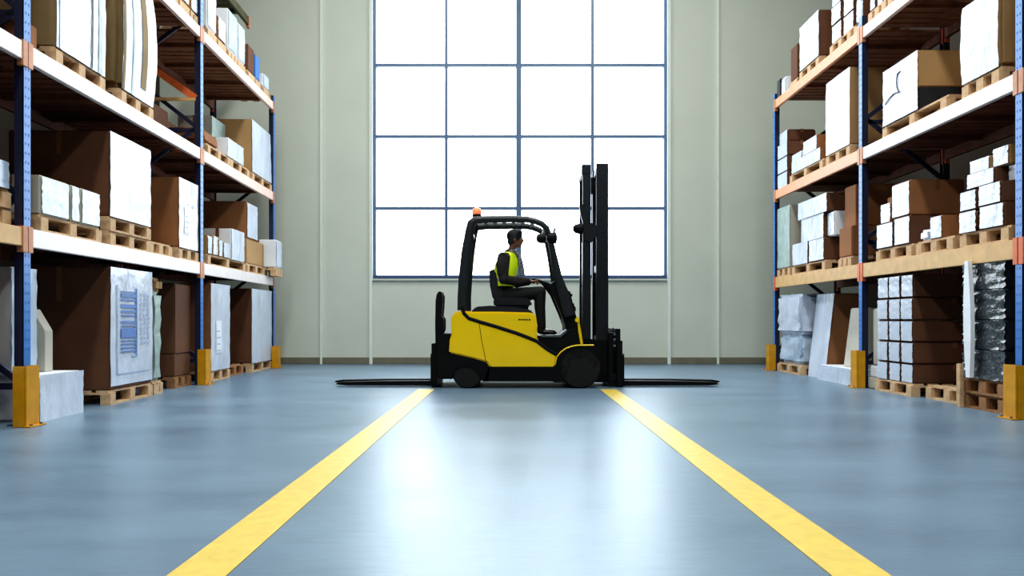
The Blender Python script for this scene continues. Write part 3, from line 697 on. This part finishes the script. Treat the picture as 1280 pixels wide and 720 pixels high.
# ------------------------------------------------------------------ forklift
YN, YF = 8.84, 9.92; YC = (YN+YF)/2
FW = Vector((0, YC, 0))
def q(px, py, y=YN): return ((px-CX)*y/F, CAMZ+(HY-py)*y/F)
def qp(px, py, y, yy=None): x, zz_ = q(px, py, y); return Vector((x, y if yy is None else yy, zz_))
fk = empty('forklift', FW); tag(fk, 'yellow and black electric forklift parked side-on before the window', 'forklift')
def part(name, bm, m, parent=None, bevel=0, smooth=False):
    return obj(name, finish(bm, bevel, smooth), m, parent or fk, off=FW)
def pr(poly, y0, y1, ref=YN): 
    bm = B(); prism(bm, [q(a, b, ref) for a, b in poly], y0, y1); return bm
# yellow body
yellow = [(564.4,396),(567,392),(571,389.5),(578,388.3),(590,389.6),(625,389.6),(660,390.6),(667,391.5),(670,394),(671.5,408),(671.5,425),(685,436.5),(696.7,443.3),(693,460),(613,460),(608,453),(595,449),(581,445.6),(561,441.5),(562,425),(564.4,418),(563.6,405)]
part('body_panel', pr(yellow, YN, YF), 'fl_yellow', bevel=.02, smooth=True)
# black swage line continuing from the guard leg to the floor step
def stripe(pts, w, y, name, m, th=.012, parent=None):
    bm = B(); tube(bm, [qp(a, b, YN, y) for a, b in pts], w/2, 8, ry=th); return part(name, bm, m, parent, smooth=True)
for y in (YN, YF):
    stripe([(577.5,384),(580,392),(586,398),(600,402.5),(619,408),(645.5,416.5),(660,422),(671,426.5),(684,436.5),(696,443.5)], .045, y, 'trim_stripe', 'fl_black')
    stripe([(599,404),(602,425),(607.5,452)], .007, y, 'panel_seam', 'fl_black', .003)
bm = B()
for i in range(5):
    x, zz_ = q(648+i*3.2, 399.6); bx(bm, x, x+.022, YN-.003, YN, zz_-.008, zz_+.008)
part('model_lettering', bm, 'fl_black')
# hood and seat base
part('hood', pr([(588,391),(591,386),(597,383),(612,382),(640,383),(658,385.5),(666,389),(667,393),(590,393)], YN+.06, YF-.06), 'fl_navy', bevel=.015, smooth=True)
# chassis
part('chassis', pr([(563,441),(581,445),(608,453),(613,459),(700,459),(704,470),(742,470),(742,477),(604,477),(600,470),(572,470),(569,474),(556,473),(553,470),(548,474),(545,474),(545,418),(548,417),(562,417),(562,430)], YN+.05, YF-.05), 'fl_black', bevel=.008)
part('counterweight', pr([(546,441),(563,441.5),(582,446),(608,453),(613,461),(611,477),(602,477),(598,468),(590,460),(580,458),(570,462),(566,474),(548,474)], YN+.005, YF-.005), 'fl_black', bevel=.01)
part('side_skirt', pr([(610,459),(695,459),(707,477),(604,477)], YN+.005, YF-.005), 'fl_black', bevel=.006)
# front fender with yellow lip
fend = [(695,446),(699,440.5),(706,435.5),(713,432.8),(720,431.5),(744,431.5),(748,436),(748,478),(741,478),(739,464),(731,455),(720,455),(711,462),(707,478),(692,478),(693,460)]
for y0, y1 in ((YN+.0, YN+.22), (YF-.22, YF)):
    part('front_fender', pr(fend, y0, y1), 'fl_black', bevel=.006)
for y in (YN-.002, YF+.002):
    stripe([(693.5,456),(696,446),(701,440),(708,435.2),(715,432.8),(722,431.6),(742,431.4)], .018, y, 'fender_lip', 'fl_yellow', .01)
part('front_bulkhead', pr([(696,443),(700,438),(706,434),(720,430),(745,430),(745,476),(696,476)], YN+.22, YF-.22), 'fl_black', bevel=.006)
# step and footwell
part('footwell', pr([(668,420),(677,421),(700,421),(708,414),(722,409),(726,431),(716,433),(704,437),(697,443),(686,438),(672,427)], YN+.03, YF-.03), 'fl_black', bevel=.006)
part('step_plate', pr([(677,418.8),(700,418.6),(708.5,411.5),(708.5,415),(701,421.5),(677,421.5)], YN+.015, YN+.16), 'grey_metal', bevel=.003)
# front cowl / dashboard following the guard leg
part('front_cowl', pr([(692,352),(700,343),(705,352),(714.5,372),(721,398),(727,431),(704,431),(707.5,409),(700,388),(690.5,365),(688,356)], YN+.22, YF-.22, YN+.22), 'fl_black', bevel=.012, smooth=True)
for y0 in (YN+.06, YF-.09):
    part('cowl_brace', pr([(721,396),(723.5,396),(729,430.5),(724.5,430.5)], y0, y0+.03, YN+.06), 'fl_yellow', bevel=.003)
bm = B(); lathe(bm, [(.0, -.02), (.028, -.02), (.028, .02), (.0, .02)], qp(721.5, 400, YN+.05), axis='y', seg=12); part('fuel_knob', bm, 'fl_yellow')
# overhead guard: two side frames and the roof bars
GN, GF = YC-.34, YC+.32
def guardpts(): return [(578.5,388),(578.5,370),(580,345),(583,315),(587,290),(589.5,279),(594,275),(605,274.3),(640,273.8),(659,274.3),(669,276.5),(677,279.8),(683,285),(687,296),(691,315),(697,345),(704,368),(712,395)]
gr = [.068,.066,.066,.063,.056,.055,.05,.045,.043,.04,.038,.038,.036,.036,.04,.055,.07,.07]
for y in (GN, GF):
    bm = B(); tube(bm, [qp(a, b, GN, y) for a, b in guardpts()], gr, 12, ry=.035); part('guard_frame', bm, 'fl_guard', smooth=True)
for px in (592, 606, 618, 630, 642, 654, 666):
    bm = B(); x, zz_ = q(px, 274.3 if px < 660 else 276.5, GN); bar(bm, (x, GN, zz_), (x, GF, zz_), .05, .02); part('roof_bar', bm, 'fl_guard', bevel=.003)
for px, py in ((682, 285), (588, 290)):
    bm = B(); x, zz_ = q(px, py, GN); bar(bm, (x, GN, zz_), (x, GF, zz_), .05, .05); part('cross_member', bm, 'fl_guard', bevel=.006)
# beacon
bc = qp(596, 270.5, GN+.1)
bm = B(); lathe(bm, [(.055, -.015), (.055, .02), (.045, .025)], bc, seg=20); bs = part('beacon_base', bm, 'fl_black')
bm = B(); lathe(bm, [(.055, .025), (.062, .045), (.058, .075), (.045, .1), (.02, .112), (.002, .114)], bc, seg=20); part('beacon_dome', bm, 'amber', bs, smooth=True)
# head lamps on the front leg
for (px, py, r, y) in ((677.5, 298, .062, GN-.02), (690.5, 297.5, .07, GN-.01), (690.5, 297.5, .07, GF+.01)):
    c = qp(px, py, y)
    bm = B(); lathe(bm, [(.02, -.07), (r*.75, -.06), (r, -.02), (r, .04), (r*.9, .05)], c, axis='x', seg=20); hl = part('head_lamp', bm, 'fl_black', smooth=True)
    bm = B(); lathe(bm, [(r*.86, .045), (r*.5, .058), (.003, .062)], c, axis='x', seg=20); part('lens', bm, 'lamp_glass', hl, smooth=True)
bm = B(); bar(bm, qp(677.5, 298, GN-.02), qp(692, 297, GN-.01), .03, .03); tube(bm, [qp(691, 300, GN), qp(693, 288, GN), qp(693.5, 285, GN)], .012, 8); part('lamp_bracket', bm, 'fl_black')
# seat
part('seat_cushion', pr([(617,374),(621,371.5),(660,373),(665,377),(663,384),(618,384)], YC-.24, YC+.24, YC), 'fl_navy', bevel=.03, smooth=True)
part('seat_backrest', pr([(612,338),(616,336),(620,340),(623,360),(629,374),(621,380),(616,372),(613,358)], YC-.22, YC+.22, YC), 'fl_navy', bevel=.025, smooth=True)
part('seat_mount', pr([(622,383),(660,383),(660,391),(622,391)], YC-.18, YC+.18, YC), 'fl_black')
# steering
swc = qp(679, 353.5, YC)
bm = B(); R_, r_ = .16, .014; tilt = math.radians(20)
ringpts = []
N = 32; rings = []
for k in range(N):
    a = 2*PI*k/N; e = Vector((math.cos(a), math.sin(a), 0)); 
    ring = []
    for j in range(8):
        b_ = 2*PI*j/8; p = e*(R_+r_*math.cos(b_))+Vector((0, 0, r_*math.sin(b_)))
        p = Matrix.Rotation(tilt, 3, 'Y') @ p
        ring.append(bm.verts.new(swc+p))
    rings.append(ring)
for k in range(N):
    for j in range(8): bm.faces.new((rings[k][j], rings[(k+1) % N][j], rings[(k+1) % N][(j+1) % 8], rings[k][(j+1) % 8]))
sw = part('steering_wheel', bm, 'fl_black', smooth=True)
for a in (0, 2*PI/3, 4*PI/3):
    bm = B(); bar(bm, swc, swc+Matrix.Rotation(tilt, 3, 'Y') @ Vector((math.cos(a)*R_, math.sin(a)*R_, 0)), .025, .01); part('spoke', bm, 'grey_metal', sw)
bm = B(); tube(bm, [swc, qp(690, 368, YC), qp(703, 398, YC)], .03, 12); part('steering_column', bm, 'fl_black', smooth=True)
for i, (px, py) in enumerate(((711, 366), (713.5, 369))):
    bm = B(); a = qp(705+i, 376, YN+.35+.06*i); b_ = qp(px, py, YN+.35+.06*i); tube(bm, [a, b_], .008, 8); lv = part('control_lever', bm, 'grey_metal')
    bm = B(); bmesh.ops.create_uvsphere(bm, u_segments=12, v_segments=8, radius=.022); bmesh.ops.translate(bm, verts=bm.verts, vec=b_); part('lever_knob', bm, 'fl_black', lv, smooth=True)
bm = B(); bar(bm, qp(718, 392, YN+.3), qp(717, 379, YN+.3), .012); tube(bm, [qp(717, 382, YN+.3), qp(719, 385, YN+.3), qp(719, 389, YN+.3)], .008, 6); part('hook_bracket', bm, 'fl_black')
# instrument panel facing the driver
part('instrument_panel', pr([(690,357),(698,350),(701,354),(694,362)], YC-.16, YC+.1, YC), 'grey_metal', bevel=.004)
# wheels
def wheel(px, y0, y1, r, name):
    x = (px-CX)*YN/F; c = (x, (y0+y1)/2, r); w = (y1-y0)/2
    bm = B(); lathe(bm, [(r*.55, -w), (r*.93, -w), (r, -w*.75), (r, w*.75), (r*.93, w), (r*.55, w)], c, axis='y', seg=40); wo = part(name, bm, 'rubber', smooth=True)
    bm = B(); lathe(bm, [(r*.56, -w+.012), (r*.5, -w+.01), (r*.42, -w+.035), (r*.15, -w+.04), (.004, -w+.02)], c, axis='y', seg=32); part('rim', bm, 'fl_black', wo)
    bm = B()
    for k in range(6):
        a = k*PI/3; lathe(bm, [(.01, -w+.02), (.01, -w+.04)], (c[0]+r*.3*math.cos(a), c[1], c[2]+r*.3*math.sin(a)), axis='y', seg=6)
    part('wheel_nuts', bm, 'grey_metal', wo)
wheel(584.5, YN+.02, YN+.2, .195, 'rear_wheel'); wheel(584.5, YF-.2, YF-.02, .195, 'rear_wheel')
wheel(725.5, YN+.0, YN+.2, .25, 'front_wheel'); wheel(725.5, YF-.2, YF-.0, .25, 'front_wheel')
# mast: outer and inner rails on each side
MN, MF = YC-.24, YC+.2
for y in (MN, MF):
    part('outer_mast_rail', pr([(745.5,204),(760.5,204),(760.5,476),(745.5,476)], y, y+.05, MN), 'fl_mast', bevel=.004)
    part('inner_mast_rail', pr([(728.5,206.5),(738.5,206.5),(738.5,430),(728.5,430)], y+.0, y+.05, MN), 'fl_mast', bevel=.004)
bm = B()
for py in (206, 330, 420):
    x0, zz_ = q(747, py, MN); x1, _ = q(758, py, MN); bx(bm, x0, x1, MN+.05, MF, zz_-.09, zz_)
part('mast_crossbars', bm, 'fl_mast', bevel=.004)
part('mast_cap', pr([(727.3,205.8),(738.6,205.8),(738.6,218),(736,219),(736,217),(730,217),(730,219.5),(727.3,218)], MN-.01, MF+.06, MN), 'fl_mast', bevel=.003)
part('lift_cylinder', pr([(729.5,300),(736.5,300),(736.5,428),(729.5,428)], YC-.05, YC+.03, MN), 'fl_mast', bevel=.01)
bm = B(); tube(bm, [qp(739.7, 222, MN), qp(739.7, 243, MN)], .012, 8); part('piston_rod', bm, 'fl_black')
part('mast_bracket', pr([(724,257),(728,255),(730,260),(736,276),(735,280),(729,279),(726.5,272)], MN-.01, MN+.05, MN), 'fl_mast', bevel=.004)
part('hose_clamp', pr([(728.5,279),(744,279),(746,284),(746,293),(741,302),(735,303),(730,300)], MN-.015, MN+.07, MN), 'fl_mast', bevel=.006)
bm = B(); lathe(bm, [(.025, -.09), (.055, -.06), (.07, 0), (.065, .03)], qp(725, 286, MN+.03), axis='x', seg=16)
wl = part('work_lamp', bm, 'fl_black', smooth=True)
part('mast_foot', pr([(727,425),(762,425),(764,432),(764,478),(744,478),(744,432),(727,432)], MN-.02, MF+.07, MN), 'fl_black', bevel=.006)
part('tilt_cylinder', pr([(712,424),(745,424),(745,430),(712,430)], YC-.3, YC-.24, YN+.2), 'fl_black', bevel=.006)
# front carriage, load backrest and forks
CN, CF = YC-.42, YC+.38
part('carriage_plate', pr([(770.3,411),(775.6,411),(775.6,426),(778.2,426),(778.2,484),(771.5,484),(771.5,430),(770.3,428)], CN, CF, CN), 'fl_black', bevel=.004)
for ya, yb in ((CN+.04, CN+.14), (CF-.14, CF-.04)):
    bm = B(); prism(bm, [q(a, b, CN+.04) for a, b in ((761,416),(771.5,416),(771.5,420),(766,422),(766,428),(771.5,428),(771.5,434),(766,438),(766,468),(771.5,468),(771.5,474),(767,478),(772,479),(772,483),(762,483),(761,470))], ya, yb)
    part('carriage_bracket', bm, 'fl_black', bevel=.003)
bm = B()
for py in (418, 424, 432):
    lathe(bm, [(.016, -.02), (.016, .02)], qp(768, py, CN+.03), axis='y', seg=10)
tube(bm, [qp(764.5, 413, CN+.05), qp(766.5, 410, CN+.05), qp(769, 412, CN+.05), qp(769.5, 418, CN+.05)], .008, 6)
part('chain_anchor', bm, 'chrome')
def fork(px0, px1, y, name='fork'):
    s = 1 if px1 > px0 else -1
    x0, _ = q(px0, 480, y); x1, _ = q(px1, 480, y)
    bm = B()
    lo = .012
    poly = [(x0, lo), (x0+s*.9*abs(x1-x0), lo+.004), (x1, lo+.018), (x1, lo+.034), (x0+s*.93*abs(x1-x0), .058), (x0+s*.5*abs(x1-x0), .07), (x0+s*.0, .074), (x0, .40), (x0-s*.045, .40), (x0-s*.045, lo)]
    if s < 0: poly = poly[::-1]
    prism(bm, poly, y-.06, y+.06); bm2 = part(name, bm, 'fl_black', bevel=.003)
fork(779.5, 896, YC-.26); fork(779.5, 896+2, YC+.04)
# rear attachment with its own forks and upright
part('rear_carriage', pr([(539.2,429.5),(544,429),(546,431),(546,484),(539.5,484)], CN, CF, CN), 'fl_black', bevel=.004)
part('rear_upright', pr([(544,432),(543.6,404),(544.2,376),(545.5,368),(548,364),(551.5,364.5),(553.3,370),(552.6,385),(551.8,395),(554.5,398),(554.5,412),(552.5,417),(552.5,432)], CN+.02, CN+.1, CN), 'fl_black', bevel=.006)
part('rear_upright', pr([(544,432),(543.6,404),(544.2,376),(545.5,368),(548,364),(551.5,364.5),(553.3,370),(552.6,385),(551.8,395),(554.5,398),(554.5,412),(552.5,417),(552.5,432)], CN+.24, CN+.32, CN), 'fl_black', bevel=.006)
bm = B(); tube(bm, [qp(548, 416, CN+.1), qp(551, 419, CN+.1), qp(556, 417, CN+.1), qp(562, 420, CN+.1)], .01, 8); lathe(bm, [(.02, -.02), (.02, .02)], qp(561, 423, CN+.08), axis='y', seg=10); part('coupling_hose', bm, 'grey_metal')
fork(538.8, 422, YC-.26); fork(538.8, 420, YC+.04)

# ------------------------------------------------------------------ driver
def skin(chains, sub=2):
    """limbs as dense runs of ellipsoids whose radii taper along each chain (remeshed into one surface afterwards)"""
    bm = B()
    for ch in chains:
        for (p0, r0), (p1, r1) in zip(ch, ch[1:]):
            p0 = Vector(p0); p1 = Vector(p1)
            r0 = r0 if isinstance(r0, tuple) else (r0, r0); r1 = r1 if isinstance(r1, tuple) else (r1, r1)
            n = max(2, int((p1-p0).length/(min(r0[0], r1[0])*.3))+1)
            for i in range(n+1):
                f = i/n; rx = r0[0]+(r1[0]-r0[0])*f; ry = r0[1]+(r1[1]-r0[1])*f
                ell(bm, p0.lerp(p1, f), (rx, ry, min(rx, ry) if rx > .1 else rx), u=14, v=9)
    return bm
def ell(bm, c, r, rot=None, u=20, v=14):
    b2 = B(); bmesh.ops.create_uvsphere(b2, u_segments=u, v_segments=v, radius=1)
    for vt in b2.verts:
        p = Vector((vt.co.x*r[0], vt.co.y*r[1], vt.co.z*r[2]))
        if rot: p = rot @ p
        vt.co = Vector(c)+p
    me = bpy.data.meshes.new('t'); b2.to_mesh(me); b2.free(); bm.from_mesh(me); bpy.data.meshes.remove(me)
def remesh(bm, voxel, smooth=4):
    me = bpy.data.meshes.new('tmp'); bm.to_mesh(me); bm.free()
    o = bpy.data.objects.new('tmp', me); COL.objects.link(o)
    r = o.modifiers.new('r', 'REMESH'); r.mode = 'VOXEL'; r.voxel_size = voxel; r.use_smooth_shade = True
    if smooth: s = o.modifiers.new('s', 'SMOOTH'); s.iterations = smooth; s.factor = .5
    dg = bpy.context.evaluated_depsgraph_get(); dg.update()
    m2 = bpy.data.meshes.new_from_object(o.evaluated_get(dg)); bpy.data.objects.remove(o)
    b = B(); b.from_mesh(m2); bpy.data.meshes.remove(m2)
    for f in b.faces: f.smooth = True
    return b
def pp(px, py, dy=0): x, zz_ = q(px, py, YC); return Vector((x, YC+dy, zz_))
hip = pp(629, 369); waist = pp(629, 352); chest = pp(632, 334); neckb = pp(637, 319); neck = pp(640, 312)
HC = pp(644.5, 299)
def arm(s, extra=0.):
    sh = pp(631, 325, s*.17); el = pp(629.5, 351, s*.25) if s < 0 else pp(632, 350, s*.25); wr = pp(660, 352.5, s*.14)
    return [(pp(633, 323, s*.1), .056+extra), (sh, .058+extra), ((sh+el)/2, .05+extra), (el, .043+extra), ((el+wr)/2+Vector((0, 0, .005)), .038+extra), (wr, .028+extra)]
def leg(s, extra=0.):
    hp = pp(631, 371, s*.1); kn = pp(675, 365.5, s*.13); an = pp(677, 408, s*.12)
    return [(hp+Vector((-.03, 0, .0)), .10+extra), (hp, .098+extra), ((hp+kn)/2, .08+extra), (kn, .062+extra), ((kn*.6+an*.4)+Vector((-.012, 0, 0)), .057+extra), (an, .04+extra)]
# body: torso, limbs, head, face and hands in one surface
bmb = skin([[(hip, (.12, .15)), (waist, (.115, .14)), (chest, (.125, .165)), (neckb, (.07, .06)), (neck, (.052, .05)), (pp(642, 304), (.05, .05))],
            arm(-1), arm(1), leg(-1), leg(1)])
rh = Matrix.Rotation(math.radians(-6), 3, 'Y')
ell(bmb, HC+Vector((-.008, 0, .03)), (.094, .076, .092), rh)           # skull
ell(bmb, HC+Vector((.022, 0, -.035)), (.066, .058, .075), rh)          # face
ell(bmb, HC+Vector((.052, 0, -.088)), (.026, .028, .022))             # chin
ell(bmb, HC+Vector((.09, 0, -.022)), (.02, .014, .024), Matrix.Rotation(math.radians(20), 3, 'Y'))   # nose
ell(bmb, HC+Vector((.081, 0, .008)), (.012, .01, .022))
ell(bmb, HC+Vector((.073, 0, .022)), (.018, .042, .009))              # brow
ell(bmb, HC+Vector((.079, 0, -.054)), (.013, .024, .006)); ell(bmb, HC+Vector((.077, 0, -.066)), (.012, .021, .006))   # lips
for s in (-1, 1):
    ell(bmb, HC+Vector((-.008, s*.076, -.012)), (.02, .009, .031))    # ears
    # hand on the wheel: palm, four fingers curling over the rim, thumb
    w_ = pp(660, 352.5, s*.14); pc = w_+Vector((.055, -s*.01, .002))
    ell(bmb, (w_+pc)/2+Vector((.01, 0, 0)), (.045, .034, .016)); ell(bmb, pc, (.04, .04, .015))
    for k in range(4):
        yy = (-.03+.02*k); ln = (.9, 1.05, 1.0, .8)[k]
        b0 = pc+Vector((.025, yy, .004))
        ch = [(b0, .0095), (b0+Vector((.032*ln, 0, .008)), .009), (b0+Vector((.052*ln, 0, -.008)), .0085), (b0+Vector((.05*ln, 0, -.03)), .0075)]
        fb = skin([ch], 1); me = bpy.data.meshes.new('t'); fb.to_mesh(me); fb.free(); bmb.from_mesh(me); bpy.data.meshes.remove(me)
    ch = [(pc+Vector((-.02, -s*.03, -.002)), .012), (pc+Vector((.01, -s*.055, -.008)), .0105), (pc+Vector((.035, -s*.06, -.018)), .009)]
    fb = skin([ch], 1); me = bpy.data.meshes.new('t'); fb.to_mesh(me); fb.free(); bmb.from_mesh(me); bpy.data.meshes.remove(me)
PW = Vector((hip.x, YC, hip.z))
per = obj('person', remesh(bmb, .0055, 3), 'skin', off=PW, loc=PW)
tag(per, 'person in a dark jacket and yellow vest seated driving the forklift, facing right', 'person')
# eyes
for s in (-1, 1):
    bm = B(); ell(bm, HC+Vector((.073, s*.03, .002)), (.011, .012, .009), u=12, v=8); obj('eye', finish(bm, smooth=True), 'white_box', per, off=PW)
for s in (-1, 1):
    bm = B(); ell(bm, HC+Vector((.0815, s*.031, .002)), (.004, .0055, .0055), u=10, v=6); obj('iris', finish(bm, smooth=True), 'hair', per, off=PW)
# hair
bm = B(); ell(bm, HC+Vector((-.016, 0, .043)), (.104, .088, .09)); ell(bm, HC+Vector((-.055, 0, -.02)), (.055, .074, .07)); ell(bm, HC+Vector((.04, 0, .085)), (.05, .06, .036))
for s in (-1, 1): ell(bm, HC+Vector((-.0, s*.065, .02)), (.05, .022, .05))
obj('hair', remesh(bm, .008, 3), 'hair', per, off=PW)
# jacket
bm = skin([[(waist+Vector((0, 0, -.1)), (.135, .165)), (waist, (.13, .155)), (chest, (.14, .18)), (neckb, (.085, .085)), (neckb+Vector((.01, 0, .03)), (.064, .062))],
           arm(-1, .014), arm(1, .014)])
obj('jacket', remesh(bm, .009, 3), 'jacket', per, off=PW)
# trousers
bm = skin([[(waist+Vector((0, 0, -.1)), (.13, .16)), (hip, (.135, .165))], leg(-1, .012), leg(1, .012)])
obj('trousers', remesh(bm, .009, 3), 'trousers', per, off=PW)
# vest: torso shell a little bigger than the jacket, open at the sleeves
def vest():
    bm = B(); rows = []
    lev = [(629, 358, .145, .172), (630, 352, .145, .172), (631.5, 342, .152, .185), (633, 332, .155, .192), (634.5, 325, .138, .186), (635.5, 319, .108, .145), (637, 315.5, .08, .09)]
    for px, py, rx, ry in lev:
        c = pp(px, py); rows.append([bm.verts.new(c+Vector((rx*math.cos(a), ry*math.sin(a), 0))) for a in [2*PI*k/32 for k in range(32)]])
    for a, b in zip(rows, rows[1:]):
        for k in range(32): f = bm.faces.new((a[k], a[(k+1) % 32], b[(k+1) % 32], b[k])); f.smooth = True
    return bm
obj('safety_vest', finish(vest(), smooth=True), 'hivis', per, off=PW)
bm = B()
c = pp(630.2, 350)
rr = []
for dz in (-.02, .02): rr.append([bm.verts.new(c+Vector((.148*math.cos(a), .176*math.sin(a), dz))) for a in [2*PI*k/32 for k in range(32)]])
for k in range(32): bm.faces.new((rr[0][k], rr[0][(k+1) % 32], rr[1][(k+1) % 32], rr[1][k]))
vb = obj('reflective_band', finish(bm), 'reflective', per, off=PW)
# near sleeve sits outside the vest
bm = skin([[(p, r) for p, r in [(pp(628.5, 323, -.18), .066), (pp(627, 333, -.22), .07), (pp(628, 344, -.235), .062), (pp(631, 351, -.24), .056), (pp(646, 354, -.2), .05), (pp(658, 353, -.15), .038)]]])
obj('sleeve', remesh(bm, .008, 2), 'jacket', per, off=PW)
bm = skin([[(p, r) for p, r in [(pp(628.5, 323, .18), .066), (pp(627, 333, .22), .07), (pp(628, 344, .235), .062), (pp(631, 351, .24), .056), (pp(646, 354, .2), .05), (pp(658, 353, .15), .038)]]])
obj('sleeve', remesh(bm, .008, 2), 'jacket', per, off=PW)
# scarf hanging down the chest
bm = B(); tube(bm, [pp(637, 316, -.07), pp(642, 314, -.075), pp(647, 318, -.06), pp(649.5, 328, -.05), pp(651.5, 338, -.05), pp(652.5, 345, -.05)], [.024, .028, .03, .03, .028, .02], 10, ry=.03)
tube(bm, [pp(637, 316, .07), pp(642, 314, .075), pp(648, 318, .05), pp(651, 327, .03), pp(653.5, 337, .02), pp(655, 344, .02)], [.024, .028, .03, .026, .022, .014], 10, ry=.03)
obj('scarf', finish(bm, smooth=True), 'scarf', per, off=PW)
for s in (-1, 1):
    an = pp(677, 408, s*.12)
    bm = B(); ell(bm, an+Vector((-.01, 0, -.045)), (.055, .042, .055)); ell(bm, an+Vector((.07, 0, -.073)), (.115, .046, .036)); ell(bm, an+Vector((.12, 0, -.082)), (.075, .048, .03)); ell(bm, an+Vector((0, 0, 0)), (.05, .045, .05))
    obj('shoe', remesh(bm, .008, 3), 'shoe', per, off=PW)
    bm = B(); w_ = pp(659, 352.6, s*.14); lathe(bm, [(.031, -.012), (.034, 0), (.031, .012)], w_, axis='x', seg=16); obj('cuff', finish(bm, smooth=True), 'red', per, off=PW)

# ------------------------------------------------------------------ added fill lamps, sky
def area(name, loc, rot, sx, sy, power, col, spread=PI):
    l = bpy.data.lights.new(name, 'AREA'); l.shape = 'RECTANGLE'; l.size = sx; l.size_y = sy; l.energy = power; l.color = col; l.spread = spread
    o = bpy.data.objects.new(name, l); COL.objects.link(o); o.location = loc; o.rotation_euler = rot
    return o
w = bpy.data.worlds.new('overcast sky'); bpy.context.scene.world = w; w.use_nodes = True
bg = w.node_tree.nodes['Background']; bg.inputs[0].default_value = (.86, .94, 1, 1); bg.inputs[1].default_value = 7.0
for nm, loc, rot, sx, sy in (('window_portal', ((wx0+wx1)/2, WY+.2, (z0w+z1w)/2), (-PI/2, 0, 0), wx1-wx0, z1w-z0w),):
    o = area(nm, loc, rot, sx, sy, 1, (1, 1, 1)); o.data.cycles.is_portal = True
# unseen ceiling lamps, added as fill light for the interior
for i, y in enumerate((-4.5, -1.0, 2.5, 6.0, 9.5)):
    for j, x in enumerate((-2.2, 2.2)):
        r = empty('trim_%d' % (10+i*2+j), (x, y, H-.6)); r['kind'] = 'structure'
        bm = B(); bx(bm, -.3, .3, -.75, .75, 0, .08); bx(bm, -.02, .02, -.5, -.46, .08, .6); bx(bm, -.02, .02, .46, .5, .08, .6); obj('fill_lamp_housing', finish(bm), 'added_fixture', r)
        area('ceiling_fill_light', (x, y, H-.62), (0, 0, 0), .56, 1.4, 190, (.97, 1, .96))
sc = bpy.context.scene
sc.view_settings.view_transform = 'Standard'; sc.view_settings.look = 'Medium High Contrast'; sc.view_settings.exposure = -0.2; sc.view_settings.gamma = 1
try:
    sc.cycles.use_denoising = True; sc.cycles.max_bounces = 8; sc.cycles.sample_clamp_indirect = 6; sc.cycles.diffuse_bounces = 5; sc.cycles.transparent_max_bounces = 12
except Exception: pass
